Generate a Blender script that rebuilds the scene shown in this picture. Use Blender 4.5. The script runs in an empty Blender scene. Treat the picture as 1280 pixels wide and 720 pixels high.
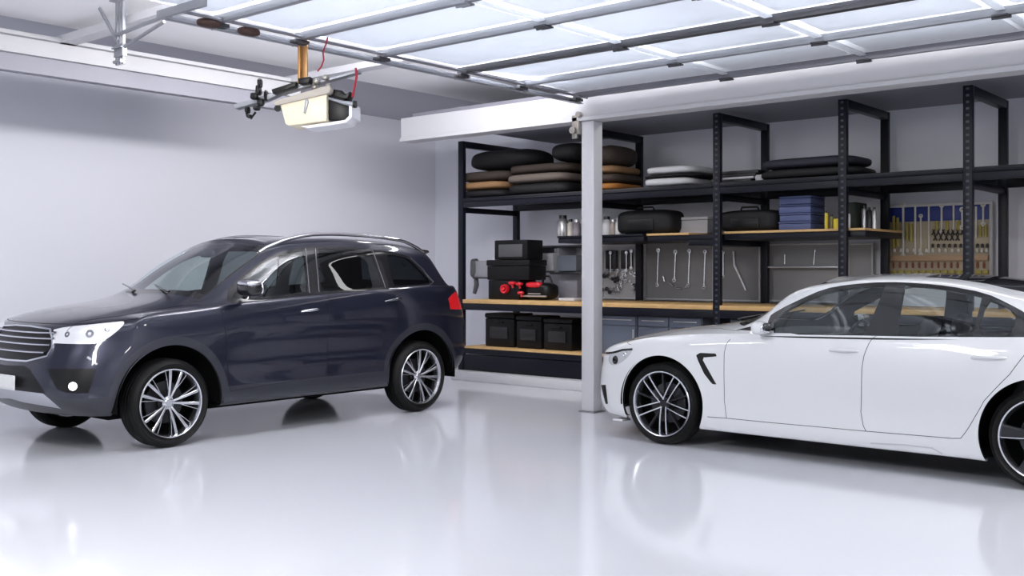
import bpy, bmesh, math, random
import numpy as np
from mathutils import Vector, Matrix, Quaternion
random.seed(7); np.random.seed(7)
COL = bpy.context.scene.collection
PI = math.pi
# ---------------------------------------------------------------- camera model
F_PX = 1307.0; CX = 640.0; CY = 339.0; CAM_H = 1.4
TH = math.radians(40.3); SN, CS = math.sin(TH), math.cos(TH)
def project(X, Y, Z):
    dd = -SN*X + CS*Y; r = CS*X + SN*Y
    dd = np.maximum(dd, .1)
    return CX + F_PX*r/dd, CY - F_PX*(Z-CAM_H)/dd
def ray(u, v):
    k = (u-CX)/F_PX
    return Vector((-SN+CS*k, CS+SN*k, (CY-v)/F_PX))
def atY(u, v, Y): d = ray(u, v); return Vector((0,0,CAM_H)) + d*(Y/d.y)
def atX(u, v, X): d = ray(u, v); return Vector((0,0,CAM_H)) + d*(X/d.x)
def atD(u, v, t): return Vector((0,0,CAM_H)) + ray(u, v)*t
# ---------------------------------------------------------------- materials
MATS = {}
def mat(name, col, rough=.5, metal=0., coat=0., coat_rough=.03, spec=.5, trans=0., ior=1.45,
        emit=None, estr=0., noise=None, bump=None, sheen=0., alpha=1.):
    if name in MATS: return MATS[name]
    m = bpy.data.materials.new(name); m.use_nodes = True
    nt = m.node_tree; b = nt.nodes['Principled BSDF']
    b.inputs['Base Color'].default_value = (*col, 1)
    b.inputs['Roughness'].default_value = rough
    b.inputs['Metallic'].default_value = metal
    b.inputs['Coat Weight'].default_value = coat
    b.inputs['Coat Roughness'].default_value = coat_rough
    b.inputs['Specular IOR Level'].default_value = spec
    b.inputs['Transmission Weight'].default_value = trans
    b.inputs['IOR'].default_value = ior
    b.inputs['Alpha'].default_value = alpha
    if emit:
        b.inputs['Emission Color'].default_value = (*emit, 1); b.inputs['Emission Strength'].default_value = estr
    tc = nt.nodes.new('ShaderNodeTexCoord')
    if noise:                                  # (scale, amount)
        n = nt.nodes.new('ShaderNodeTexNoise'); n.inputs['Scale'].default_value = noise[0]; n.inputs['Detail'].default_value = 4
        nt.links.new(tc.outputs['Object'], n.inputs['Vector'])
        mx = nt.nodes.new('ShaderNodeMix'); mx.data_type = 'RGBA'
        a = noise[1]
        mx.inputs[6].default_value = (*[c*(1-a) for c in col], 1); mx.inputs[7].default_value = (*[min(1, c*(1+a)) for c in col], 1)
        nt.links.new(n.outputs['Fac'], mx.inputs[0]); nt.links.new(mx.outputs[2], b.inputs['Base Color'])
    if bump:                                   # (scale, strength)
        n = nt.nodes.new('ShaderNodeTexNoise'); n.inputs['Scale'].default_value = bump[0]; n.inputs['Detail'].default_value = 3
        nt.links.new(tc.outputs['Object'], n.inputs['Vector'])
        bp = nt.nodes.new('ShaderNodeBump'); bp.inputs['Strength'].default_value = bump[1]; bp.inputs['Distance'].default_value = .01
        nt.links.new(n.outputs['Fac'], bp.inputs['Height']); nt.links.new(bp.outputs['Normal'], b.inputs['Normal'])
    MATS[name] = m
    return m
def glassmat(name, tint, refl_rough=.0, mix_min=.06):
    """thin pane: tinted see-through + fresnel mirror (no refraction)"""
    if name in MATS: return MATS[name]
    m = bpy.data.materials.new(name); m.use_nodes = True; nt = m.node_tree
    nt.nodes.clear()
    o = nt.nodes.new('ShaderNodeOutputMaterial'); t = nt.nodes.new('ShaderNodeBsdfTransparent')
    g = nt.nodes.new('ShaderNodeBsdfGlossy'); mx = nt.nodes.new('ShaderNodeMixShader'); lw = nt.nodes.new('ShaderNodeLayerWeight'); lw.inputs[0].default_value = .5
    pw = nt.nodes.new('ShaderNodeMath'); pw.operation = 'POWER'; pw.inputs[1].default_value = 4.0; nt.links.new(lw.outputs['Facing'], pw.inputs[0])
    fr = nt.nodes.new('ShaderNodeMath'); fr.operation = 'MULTIPLY_ADD'; fr.inputs[1].default_value = .9; fr.inputs[2].default_value = mix_min; nt.links.new(pw.outputs[0], fr.inputs[0])
    t.inputs['Color'].default_value = (*tint, 1); g.inputs['Roughness'].default_value = refl_rough
    g.inputs['Color'].default_value = (.95, .97, 1, 1)
    nt.links.new(fr.outputs[0], mx.inputs[0]); nt.links.new(t.outputs[0], mx.inputs[1]); nt.links.new(g.outputs[0], mx.inputs[2])
    nt.links.new(mx.outputs[0], o.inputs[0]); MATS[name] = m
    return m
# ---------------------------------------------------------------- object helpers
def link(o, parent=None):
    COL.objects.link(o)
    if parent is not None: o.parent = parent
    return o
def tag(o, label=None, cat=None, group=None, kind=None):
    if label: o['label'] = label
    if cat: o['category'] = cat
    if group: o['group'] = group
    if kind: o['kind'] = kind
    return o
def thing(name, loc, label, cat, group=None, rz=0):
    e = bpy.data.objects.new(name, None); e.empty_display_size = .1; link(e); e.location = loc; e.rotation_euler = (0, 0, rz)
    return tag(e, label, cat, group)
def mesh_np(name, verts, faces, m, parent=None, smooth=True, weld=False):
    me = bpy.data.meshes.new(name); me.from_pydata([tuple(v) for v in verts], [], [tuple(f) for f in faces])
    if weld:
        bm = bmesh.new(); bm.from_mesh(me); bmesh.ops.remove_doubles(bm, verts=bm.verts, dist=2e-4)
        bm.to_mesh(me); bm.free()
    if smooth: me.polygons.foreach_set('use_smooth', [True]*len(me.polygons))
    me.materials.append(m); o = bpy.data.objects.new(name, me); link(o, parent)
    return o
class MB:
    """collects shapes and links them as one mesh"""
    def __init__(s): s.bm = bmesh.new()
    def box(s, x0, x1, y0, y1, z0, z1, bev=0, seg=2, M=None):
        b = bmesh.new(); bmesh.ops.create_cube(b, size=1)
        for v in b.verts: v.co = Vector(((x0+x1)/2+v.co.x*(x1-x0), (y0+y1)/2+v.co.y*(y1-y0), (z0+z1)/2+v.co.z*(z1-z0)))
        if bev: bmesh.ops.bevel(b, geom=list(b.edges), offset=bev, segments=seg, profile=.5, affect='EDGES')
        return s._add(b, M)
    def _add(s, b, M=None):
        if M is not None: bmesh.ops.transform(b, matrix=M, verts=b.verts)
        me = bpy.data.meshes.new('t'); b.to_mesh(me); b.free(); s.bm.from_mesh(me); bpy.data.meshes.remove(me); return s
    def tube(s, pts, r, n=10, M=None):
        b = bmesh.new(); pts = [Vector(p) for p in pts]; rings = []
        rr = r if isinstance(r, (list, tuple)) else [r]*len(pts)
        up = None
        for i, p in enumerate(pts):
            d = (pts[min(i+1, len(pts)-1)]-pts[max(i-1, 0)]).normalized()
            if up is None: up = d.orthogonal().normalized()
            up = (up-d*up.dot(d)).normalized(); w = d.cross(up)
            rings.append([b.verts.new(p+(up*math.cos(a)+w*math.sin(a))*rr[i]) for a in [2*PI*k/n for k in range(n)]])
        for a, c in zip(rings, rings[1:]):
            for k in range(n): b.faces.new((a[k], a[(k+1) % n], c[(k+1) % n], c[k]))
        b.faces.new(rings[0][::-1]); b.faces.new(rings[-1]); return s._add(b, M)
    def lathe(s, prof, n=32, M=None, a0=0, a1=2*PI):
        """prof list of (r, z) around Z"""
        b = bmesh.new(); full = abs(a1-a0-2*PI) < 1e-6; rings = []
        cnt = n if full else n+1
        for k in range(cnt):
            a = a0+(a1-a0)*k/n
            rings.append([b.verts.new((r*math.cos(a), r*math.sin(a), z)) for r, z in prof])
        for k in range(n):
            A, B = rings[k], rings[(k+1) % cnt]
            for j in range(len(prof)-1):
                try: b.faces.new((A[j], B[j], B[j+1], A[j+1]))
                except ValueError: pass
        bmesh.ops.remove_doubles(b, verts=b.verts, dist=1e-6); bmesh.ops.recalc_face_normals(b, faces=b.faces)
        return s._add(b, M)
    def prism(s, poly, y0, y1, bev=0, M=None):
        """poly in (x,z) extruded along y"""
        b = bmesh.new(); vs = [b.verts.new((x, y0, z)) for x, z in poly]
        f = b.faces.new(vs); g = bmesh.ops.extrude_face_region(b, geom=[f])
        for v in g['geom']:
            if isinstance(v, bmesh.types.BMVert): v.co.y = y1
        bmesh.ops.recalc_face_normals(b, faces=b.faces)
        if bev: bmesh.ops.bevel(b, geom=list(b.edges), offset=bev, segments=2, profile=.5, affect='EDGES')
        return s._add(b, M)
    def blob(s, c, r, e=2.6, nu=28, nv=16, wob=0, M=None, seed=0):
        """superellipsoid: centre c, radii r, exponent e"""
        b = bmesh.new(); rows = []; rnd = random.Random(seed); ph = [rnd.uniform(0, 6) for _ in range(6)]
        def sg(x, p): return math.copysign(abs(x)**p, x)
        for j in range(nv+1):
            ph_ = -PI/2+PI*j/nv; row = []
            for i in range(nu):
                a = 2*PI*i/nu; w = 1+wob*(math.sin(3*a+ph[0])*.5+math.sin(5*a+ph[1]+2*ph_)*.35+math.sin(2*a+4*ph_+ph[2])*.4)
                x = sg(math.cos(ph_), 2/e)*sg(math.cos(a), 2/e); y = sg(math.cos(ph_), 2/e)*sg(math.sin(a), 2/e); z = sg(math.sin(ph_), 2/e)
                row.append(b.verts.new((c[0]+x*r[0]*w, c[1]+y*r[1]*w, c[2]+z*r[2]*(1+(w-1)*.6))))
            rows.append(row)
        for j in range(nv):
            for i in range(nu): b.faces.new((rows[j][i], rows[j][(i+1) % nu], rows[j+1][(i+1) % nu], rows[j+1][i]))
        bmesh.ops.remove_doubles(b, verts=b.verts, dist=1e-5); return s._add(b, M)
    def build(s, name, m, parent=None, smooth=35, loc=None):
        me = bpy.data.meshes.new(name); s.bm.to_mesh(me); s.bm.free(); me.materials.append(m)
        o = bpy.data.objects.new(name, me); link(o, parent)
        if smooth:
            me.polygons.foreach_set('use_smooth', [True]*len(me.polygons))
            me.set_sharp_from_angle(angle=math.radians(smooth))
        if loc is not None: o.location = loc
        return o
def struct(o): o['kind'] = 'structure'; return o
def copy_tree(o, parent=None):
    c = o.copy(); link(c, parent)
    for ch in list(o.children): copy_tree(ch, c)
    return c
# ================================================================ cars: a smooth spline shell cut into panels
class Shell:
    def __init__(s, T):
        """T[row, col] = (s, y, z) targets of half the car; columns run nose-side-tail, rows run sill-roof centre"""
        s.T = np.array(T, float); s.R, s.Cn = s.T.shape[:2]; C = s.T.copy(); s.C = C
        gi, gj = np.meshgrid(np.arange(s.Cn, dtype=float), np.arange(s.R, dtype=float))
        for _ in range(4):
            s.C = C; C = C + .75*(s.T - s.ev(gi, gj))
            C[:, 0, 1] = 0; C[:, -1, 1] = 0; C[-1, :, 1] = 0
        s.C = C
    def pad(s):
        C = s.C; R = s.R; n = s.Cn
        P = np.zeros((R+2, n+2, 3)); P[1:-1, 1:-1] = C
        m = np.array([1, -1, 1])
        P[0, 1:-1] = 2*C[0]-C[1]; P[-1, 1:-1] = C[-2]*m
        P[:, 0] = P[:, 2]*m; P[:, -1] = P[:, -3]*m
        return P
    def ev(s, p, t):
        P = s.pad(); p = np.clip(p, 0, s.Cn-1-1e-9); t = np.clip(t, 0, s.R-1-1e-9)
        i = np.floor(p).astype(int); j = np.floor(t).astype(int); a = p-i; b = t-j
        def B(x): return ((1-x)**3/6, (3*x**3-6*x**2+4)/6, (-3*x**3+3*x**2+3*x+1)/6, x**3/6)
        A = B(a); Bb = B(b); out = 0
        for r in range(4):
            row = 0
            for c in range(4): row = row + P[np.clip(j+r, 0, s.R+1), np.clip(i+c, 0, s.Cn+1)]*A[c][..., None]
            out = out + row*Bb[r][..., None]
        return out
    def nrm(s, p, t):
        e = .02
        dp = s.ev(p+e, t)-s.ev(p-e, t); dt = s.ev(p, t+e)-s.ev(p, t-e)
        n = np.cross(dt, dp); n /= np.maximum(np.linalg.norm(n, axis=-1, keepdims=True), 1e-9)
        return n
    def find(s, fn, p0=0, p1=None, t0=0, t1=None, n=240):
        """(p,t) where fn(q3,p,t)->error is least"""
        p1 = s.Cn-1 if p1 is None else p1; t1 = s.R-1 if t1 is None else t1
        for _ in range(3):
            pp, tt = np.meshgrid(np.linspace(p0, p1, n), np.linspace(t0, t1, n)); e = fn(s.ev(pp, tt), pp, tt)
            k = np.unravel_index(np.argmin(e), e.shape); bp, bt = pp[k], tt[k]; wp = (p1-p0)/n*3; wt = (t1-t0)/n*3
            p0, p1, t0, t1 = max(bp-wp, 0), bp+wp, max(bt-wt, 0), bt+wt; n = 24
        return bp, bt
def pip(u, v, poly):
    ins = np.zeros(u.shape, bool); n = len(poly)
    for k in range(n):
        x0, y0 = poly[k]; x1, y1 = poly[(k+1) % n]
        if y0 == y1: continue
        c = ((y0 > v) != (y1 > v)) & (u < (x1-x0)*(v-y0)/(y1-y0)+x0); ins ^= c
    return ins
def smooth_poly(poly, it=2):
    for _ in range(it):
        q = []
        for k in range(len(poly)):
            a = poly[k]; b = poly[(k+1) % len(poly)]
            q += [(a[0]*.75+b[0]*.25, a[1]*.75+b[1]*.25), (a[0]*.25+b[0]*.75, a[1]*.25+b[1]*.75)]
        poly = q
    return poly
def cut_shell(sh, feats, cell=.013):
    """feats = list of (label, inside(q, p, t)); later ones override. returns vertices, {label: faces}"""
    def samples(n, axis):
        out = []; P = s_knots
        for k in range(n-1):
            if axis == 0: d = np.linalg.norm(P[:, k+1]-P[:, k], axis=-1).max()
            else: d = np.linalg.norm(P[k+1]-P[k], axis=-1).max()
            m = max(2, int(math.ceil(d/cell))); out += list(np.linspace(k, k+1, m, endpoint=False))
        return np.array(out+[n-1.0])
    s_knots = sh.T
    ps = samples(sh.Cn, 0); ts = samples(sh.R, 1)
    P, T = np.meshgrid(ps, ts); nr, nc = P.shape; on = np.zeros(P.shape, bool)
    for lab, fn in feats:
        Q = sh.ev(P, T); ins = fn(Q, P, T)
        newP, newT = P.copy(), T.copy(); best = np.full(P.shape, 9.)
        for dj, di in ((0, 1), (1, 0), (1, 1)):
            a = (slice(0, nr-dj), slice(0, nc-di)); b = (slice(dj, nr), slice(di, nc))
            if dj and di: continue
            m = ins[a] != ins[b]
            J, I = np.nonzero(m)
            if len(J) == 0: continue
            pa, ta = P[J, I], T[J, I]; pb, tb = P[J+dj, I+di], T[J+dj, I+di]; ia = ins[J, I]
            lo = np.zeros(len(J)); hi = np.ones(len(J))
            for _ in range(10):
                mid = (lo+hi)/2; pm = pa+(pb-pa)*mid; tm = ta+(tb-ta)*mid
                im = fn(sh.ev(pm, tm), pm, tm); same = im == ia
                lo = np.where(same, mid, lo); hi = np.where(same, hi, mid)
            f = (lo+hi)/2; pm = pa+(pb-pa)*f; tm = ta+(tb-ta)*f
            for side in (0, 1):
                sel = (f < .5) if side == 0 else (f >= .5)
                jj = J[sel]+(dj if side else 0); ii = I[sel]+(di if side else 0); d = np.abs((f if side == 0 else 1-f)[sel])
                for x in range(len(jj)):
                    j_, i_ = jj[x], ii[x]
                    if d[x] < best[j_, i_]:
                        best[j_, i_] = d[x]
                        if 0 < j_ < nr-1 or not dj or True:
                            newP[j_, i_] = pm[sel][x] if 0 < i_ < nc-1 else P[j_, i_]
                            newT[j_, i_] = tm[sel][x] if 0 < j_ < nr-1 else T[j_, i_]
        on |= best < 9; P, T = newP, newT
    V = sh.ev(P, T)
    idx = np.arange(nr*nc).reshape(nr, nc)
    q = np.stack([idx[1:, :-1], idx[1:, 1:], idx[:-1, 1:], idx[:-1, :-1]], -1).reshape(-1, 4)
    onf = on.reshape(-1); any_on = onf[q].any(1)
    quads = q[~any_on]; qq = q[any_on]
    d02 = onf[qq[:, 0]].astype(int)+onf[qq[:, 2]]; d13 = onf[qq[:, 1]].astype(int)+onf[qq[:, 3]]
    use13 = (d13 > d02)
    t1 = np.where(use13[:, None], qq[:, [0, 1, 3]], qq[:, [0, 1, 2]]); t2 = np.where(use13[:, None], qq[:, [1, 2, 3]], qq[:, [0, 2, 3]])
    tris = np.concatenate([t1, t2])
    Pf, Tf = P.reshape(-1), T.reshape(-1)
    res = {}
    for fc in (quads, tris):
        pc, tc = Pf[fc].mean(1), Tf[fc].mean(1); qc = sh.ev(pc, tc); lab = np.zeros(len(fc), int)
        for k, (_, fn) in enumerate(feats): lab[fn(qc, pc, tc)] = k+1
        for k in range(len(feats)+1):
            name = 'body' if k == 0 else feats[k-1][0]
            res.setdefault(name, []).extend(map(tuple, fc[lab == k].tolist()))
    N = sh.nrm(P, T).reshape(-1, 3)
    return V.reshape(-1, 3), N, res
def to_car(V, side): W = V.copy(); W[:, 1] *= side; return W
def sub_mesh(V, faces):
    f = sorted({i for t in faces for i in t}); m = {a: k for k, a in enumerate(f)}
    return V[f], [tuple(m[i] for i in t) for t in faces]
def part_both(name, V, faces, m, root, off=0, N=None):
    """one mesh covering both sides of the car"""
    v, f = sub_mesh(V if not off else V+N*off, faces); n = len(v)
    vv = np.concatenate([to_car(v, 1), to_car(v, -1)]); ff = f+[tuple(i+n for i in t[::-1]) for t in f]
    return mesh_np(name, vv, ff, m, root, weld=True)
def part_side(name, V, faces, m, root, side, thick=.0):
    v, f = sub_mesh(V, faces); f = f if side > 0 else [t[::-1] for t in f]
    return mesh_np(name, to_car(v, side), f, m, root)
def ribbon(sh, pts, w, off, side=1, sub=.02, taper=False):
    """thin raised strip that follows the shell through (p,t) points"""
    P = []
    for (a, b) in zip(pts, pts[1:]):
        A, B = sh.ev(np.array(a[0]), np.array(a[1])), sh.ev(np.array(b[0]), np.array(b[1]))
        n = max(1, int(np.linalg.norm(A-B)/sub))
        for k in range(n): P.append((a[0]+(b[0]-a[0])*k/n, a[1]+(b[1]-a[1])*k/n))
    P.append(pts[-1]); P = np.array(P)
    Q = sh.ev(P[:, 0], P[:, 1]); N = sh.nrm(P[:, 0], P[:, 1])
    D = np.gradient(Q, axis=0); D /= np.maximum(np.linalg.norm(D, axis=1, keepdims=True), 1e-9); S = np.cross(D, N)
    V = []; F = []
    for k in range(len(Q)):
        ww = w
        if taper: ww = w*(1-abs(2*k/(len(Q)-1)-1)**3*.8)
        for a, b in ((-.5, -.004), (-.4, off), (.4, off), (.5, -.004)): V.append(Q[k]+S[k]*ww*a+N[k]*b)
    for k in range(len(Q)-1):
        for c in range(3): F.append((4*k+c, 4*k+c+1, 4*k+c+5, 4*k+c+4))
    V = np.array(V); V[:, 1] *= side
    return V, F
def wheel(root, loc, side, R, rim, width, style, mt):
    """tyre lies round local z; turned so z points out of the car. returns the tyre"""
    w = width/2; b = MB()
    prof = [(rim-.012, -w*.75), (rim+.01, -w*.86), (rim+.03, -w*.97), ((R+rim)/2, -w*1.03), (R-.03, -w*.95), (R-.012, -w*.82), (R-.002, -w*.6)]
    for g in (-.5, -.17, .17, .5):
        prof += [(R, w*(g-.05)), (R-.008, w*(g-.035)), (R-.008, w*(g+.035)), (R, w*(g+.05))]
    prof += [(R-.002, w*.6), (R-.012, w*.82), (R-.03, w*.95), ((R+rim)/2, w*1.03), (rim+.03, w*.97), (rim+.01, w*.86), (rim-.012, w*.75)]
    prof = prof+[(rim-.03, 0), prof[0]]
    b.lathe(prof, 72)
    ty = b.build('tyre', mt['tyre'], root, 40)
    ty.location = loc; ty.rotation_euler = (-side*PI/2, 0, 0)     # local z -> +-y
    b = MB()
    b.lathe([(rim-.022, -w*.8), (rim-.018, 0), (rim-.014, w*.62), (rim-.002, w*.80), (rim+.006, w*.90), (rim+.001, w*.95), (rim-.008, w*.92), (rim-.014, w*.80), (rim-.024, w*.6), (rim-.03, 0), (rim-.03, -w*.8), (rim-.022, -w*.8)], 72)
    b.build('rim', mt['alloy'], ty, 40)
    b = MB(); b.lathe([(0, -.03), (rim*.62, -.03), (rim*.62, -.012), (.07, -.012), (.07, .01), (0, .01)], 48).build('brake_disc', mt['disc'], ty, 40)
    b = MB(); b.lathe([(rim-.03, -w*.7), (.05, -w*.72), (.05, -w*.8), (rim-.03, -w*.78)], 40).build('wheel_back', mt['dark'], ty, 40)
    zf = w*.72
    if style == 'suv':
        hub = MB(); hub.lathe([(0, zf-.012), (.028, zf-.012), (.032, zf-.02), (.052, zf-.03), (.06, zf-.05), (.06, -.01), (0, -.01)], 32)
        for k in range(5):
            a = 2*PI*k/5+.3; hub.lathe([(0, zf-.02), (.007, zf-.02), (.008, zf-.04)], 10, Matrix.Translation((.042*math.cos(a), .042*math.sin(a), 0)))
        hub.build('hub', mt['alloy'], ty, 40)
        pairs = 5; ang0 = math.radians(78)
        for k in range(pairs):
            for sg in (-1, 1):
                a = ang0+2*PI*k/pairs; a1 = a+sg*math.radians(11); a2 = a+sg*math.radians(11.5)
                spoke(ty, mt['alloy'], a1, .035, a2, rim-.012, zf, .009, .013)
                spoke(ty, mt['alloy'], a1+sg*.06, .09, a+sg*math.radians(22), rim-.014, zf-.004, .0035, .004)
    elif style == 'five_twin':
        hub = MB(); hub.lathe([(0, zf-.01), (.03, zf-.01), (.036, zf-.02), (.05, zf-.03), (.055, zf-.05), (.055, -.01), (0, -.01)], 32)
        hub.build('hub', mt['dark_alloy'], ty, 40)
        for k in range(5):
            a = math.radians(-88)+2*PI*k/5
            for sg in (-1, 1): spoke_par(ty, mt['alloy'], a, sg*.021, sg*.033, .012, rim-.01, zf, .0065)
        for k in range(5):
            a = math.radians(-88+36)+2*PI*k/5
            spoke_par(ty, mt['dark_alloy'], a, 0, 0, .03, rim-.012, zf-.02, .008)
    else:
        hub = MB(); hub.lathe([(0, zf-.01), (.03, zf-.01), (.05, zf-.02), (.07, zf-.03), (.075, zf-.06), (.055, -.01), (0, -.01)], 32)
        hub.build('hub', mt['dark_alloy'], ty, 40)
        for k in range(5):
            a = math.radians(100)+2*PI*k/5; spoke(ty, mt['dark_alloy'], a, .04, a, rim-.012, zf, .03, .045)
            spoke(ty, mt['alloy'], a+.16, .05, a+.17, rim-.012, zf+.002, .004, .004)
    return ty
def spoke(par, m, a1, r1, a2, r2, zf, w1, w2):
    p = Vector((math.cos(a1)*r1, math.sin(a1)*r1, zf-.022)); q = Vector((math.cos(a2)*r2, math.sin(a2)*r2, zf+.006))
    _spoke(par, m, p, q, w1, w2)
def spoke_par(par, m, a, o1, o2, r1, r2, zf, w):
    d = Vector((math.cos(a), math.sin(a), 0)); n = Vector((-d.y, d.x, 0))
    p = d*r1+n*o1; p.z = zf-.016; q = d*math.sqrt(r2*r2-o2*o2)+n*o2; q.z = zf+.006
    _spoke(par, m, p, q, w, w)
def _spoke(par, m, p, q, w1, w2):
    d = (q-p).normalized(); n = Vector((-d.y, d.x, 0)).normalized(); up = Vector((0, 0, 1)); vs = []; N = 6
    for k in range(N+1):
        f = k/N; c = p.lerp(q, f); c.z += .008*math.sin(PI*f); w = w1+(w2-w1)*f
        for a, b in ((-1, -.035), (-1, -.003), (-.65, .001), (.65, .001), (1, -.003), (1, -.035)): vs.append(c+n*w*a+up*b)
    fs = [(5, 4, 3, 2, 1, 0), tuple(6*N+i for i in range(6))]
    for k in range(N):
        for c in range(6): fs.append((6*k+c, 6*k+(c+1) % 6, 6*k+6+(c+1) % 6, 6*k+6+c))
    o = mesh_np('spoke', vs, fs, m, par, smooth=False)
    return o
# ---------------------------------------------------------------- shared car pieces
M_TYRE = mat('tyre_rubber', (.004, .004, .0045), .6, spec=.3, bump=(60, .1))
M_ALLOY = mat('machined_alloy', (.62, .63, .66), .22, 1.)
M_DALLOY = mat('black_alloy', (.03, .03, .035), .3, .6)
M_DISC = mat('brake_steel', (.05, .05, .055), .4, .9)
M_DARK = mat('underbody_black', (.003, .003, .0035), .9, spec=.1)
M_CHROME = mat('chrome', (.72, .73, .76), .12, 1.)
M_TRIM = mat('gloss_black_trim', (.008, .008, .010), .15, coat=.5)
M_PLASTIC = mat('matt_black_plastic', (.005, .005, .006), .42, spec=.35)
M_LINING = mat('cabin_cloth', (.012, .012, .013), .8, spec=.2)
M_SEAM = mat('panel_gap_black', (.004, .004, .005), .7)
M_SEAMG = mat('panel_gap_grey', (.06, .06, .07), .7)
WM = dict(tyre=M_TYRE, alloy=M_ALLOY, dark_alloy=M_DALLOY, disc=M_DISC, dark=M_DARK)
def finish_car(sh, root, V, parts, N, spec, paint, liner_skip, wells, axle):
    sides = ((-1, ''), (1, ''))
    for lab, (m, mode) in spec.items():
        f = parts.get(lab)
        if not f: continue
        if mode == 'both': part_both(lab, V, f, m, root)
        else:
            for sd in (-1, 1): part_side(lab, V, f, m, root, sd)
    lin = [t for k, f in parts.items() if k not in liner_skip for t in f]
    part_both('cabin_lining', V, lin, M_LINING, root, off=-.022, N=N)
    # wheel housings and floor pan
    for (s0, z0, r, w) in wells:
        for sd in (-1, 1):
            b = MB(); n = 30; vs = []; fs = []
            a0, a1 = -.10, PI+.10
            for k in range(n+1):
                a = a0+(a1-a0)*k/n
                for y in (w-.005, w-.05, w-.33): vs.append((s0+math.cos(a)*r, sd*y, z0+math.sin(a)*r))
            for k in range(n):
                for c in range(2): fs.append((3*k+c, 3*k+c+1, 3*k+4+c, 3*k+3+c))
            c0 = len(vs); vs.append((s0, sd*(w-.33), z0-.1))
            for k in range(n): fs.append((3*k+2, c0, 3*k+5))
            mesh_np('wheel_housing', vs, fs, M_DARK, root)
def seam(sh, root, ptss, w=.006, off=.0012, m=None, name='panel_gap', sides=(-1, 1)):
    for pts in ptss:
        V = []; F = []; joined = min(p[0] for p in pts) < .01          # strips that meet at the centre line are one piece
        for sd in sides:
            v, f = ribbon(sh, pts, w, off, sd); n = len(V); V += list(v); F += [tuple(i+n for i in t) for t in f]
            if not joined: mesh_np(name, V, F, m or M_SEAM, root, smooth=False); V = []; F = []
        if joined: mesh_np(name, V, F, m or M_SEAM, root, smooth=False, weld=True)
def handle(root, q, d, n, m, L=.2, name='door_handle'):
    """q point on skin, d along, n outward (car space)"""
    q, d, n = Vector(q), Vector(d).normalized(), Vector(n).normalized(); up = n.cross(d); b = MB()
    pts = []; rad = []
    for k in range(13):
        f = k/12; h = .036*math.sin(PI*min(max(f, .0), 1))**.5
        pts.append(q+d*(L*(f-.5))+n*(h-.006)); rad.append(.008+.005*math.sin(PI*f))
    b.tube(pts, rad, 10); o = b.build(name, m, root, 60); return o
def seat(root, x, y, m, w=.5, h=.68, z=.45, lean=.22, name='seat'):
    b = MB(); b.blob((x, y, z), (.27, w/2, .1), 4)
    M = Matrix.Translation((x+.24, y, z+.02)) @ Matrix.Rotation(lean, 4, 'Y')
    b.blob((0, 0, h/2-.05), (.075, w/2, h/2), 4, M=M)
    b.blob((.01, 0, h+.06), (.05, .13, .085), 3.4, M=M)
    b.tube([M @ Vector((0, .05, h-.1)), M @ Vector((.005, .05, h+.05))], .006, 6)
    b.tube([M @ Vector((0, -.05, h-.1)), M @ Vector((.005, -.05, h+.05))], .006, 6)
    return b.build(name, m, root, 50)
def steering(root, x, y, z, m):
    b = MB(); M = Matrix.Translation((x, y, z)) @ Matrix.Rotation(math.radians(-66), 4, 'Y')
    n = 40; pts = [(.185*math.cos(2*PI*k/n), .185*math.sin(2*PI*k/n), 0) for k in range(n+1)]
    b.tube(pts, .014, 8, M); b.lathe([(0, .02), (.06, .02), (.07, -.02), (0, -.03)], 20, M)
    for a in (0, PI, PI*1.5): b.tube([(0, 0, 0), (.18*math.sin(a), .18*math.cos(a), 0)], .013, 6, M)
    b.tube([(0, 0, 0), (0, 0, -.35)], .03, 8, M); return b.build('steering_wheel', m, root, 50)
def mirror(root, base, c, r, m_shell, m_glass, m_foot, sides=(-1, 1)):
    for sd in sides:
        b = MB(); b.blob((c[0], sd*c[1], c[2]), r, 3.0, 30, 18)
        o = b.build('door_mirror', m_shell, root, 60)
        b = MB(); b.tube([(base[0], sd*base[1], base[2]), ((base[0]+c[0])/2, sd*(base[1]*.6+c[1]*.4), base[2]+.01), (c[0]-.01, sd*(c[1]-.03), c[2]-r[2]*.75)], [.03, .024, .022], 10)
        b.build('mirror_foot', m_foot, o, 60)
        b = MB(); b.blob((c[0]+r[0]*.93, sd*c[1], c[2]), (.012, r[1]*.86, r[2]*.84), 3.2, 24, 10); b.build('mirror_glass', m_glass, o, 60)
def lerp_rows(a, b, f, add=(0, 0, 0)):
    return [tuple(x+(y-x)*f+d for x, y, d in zip(p, q, add)) for p, q in zip(a, b)]
def pt_near(sh, u, v, P2, p0, p1, t0, t1):
    return sh.find(lambda q, p, t: (P2(q)[0]-u)**2+(P2(q)[1]-v)**2, p0, p1, t0, t1)
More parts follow.
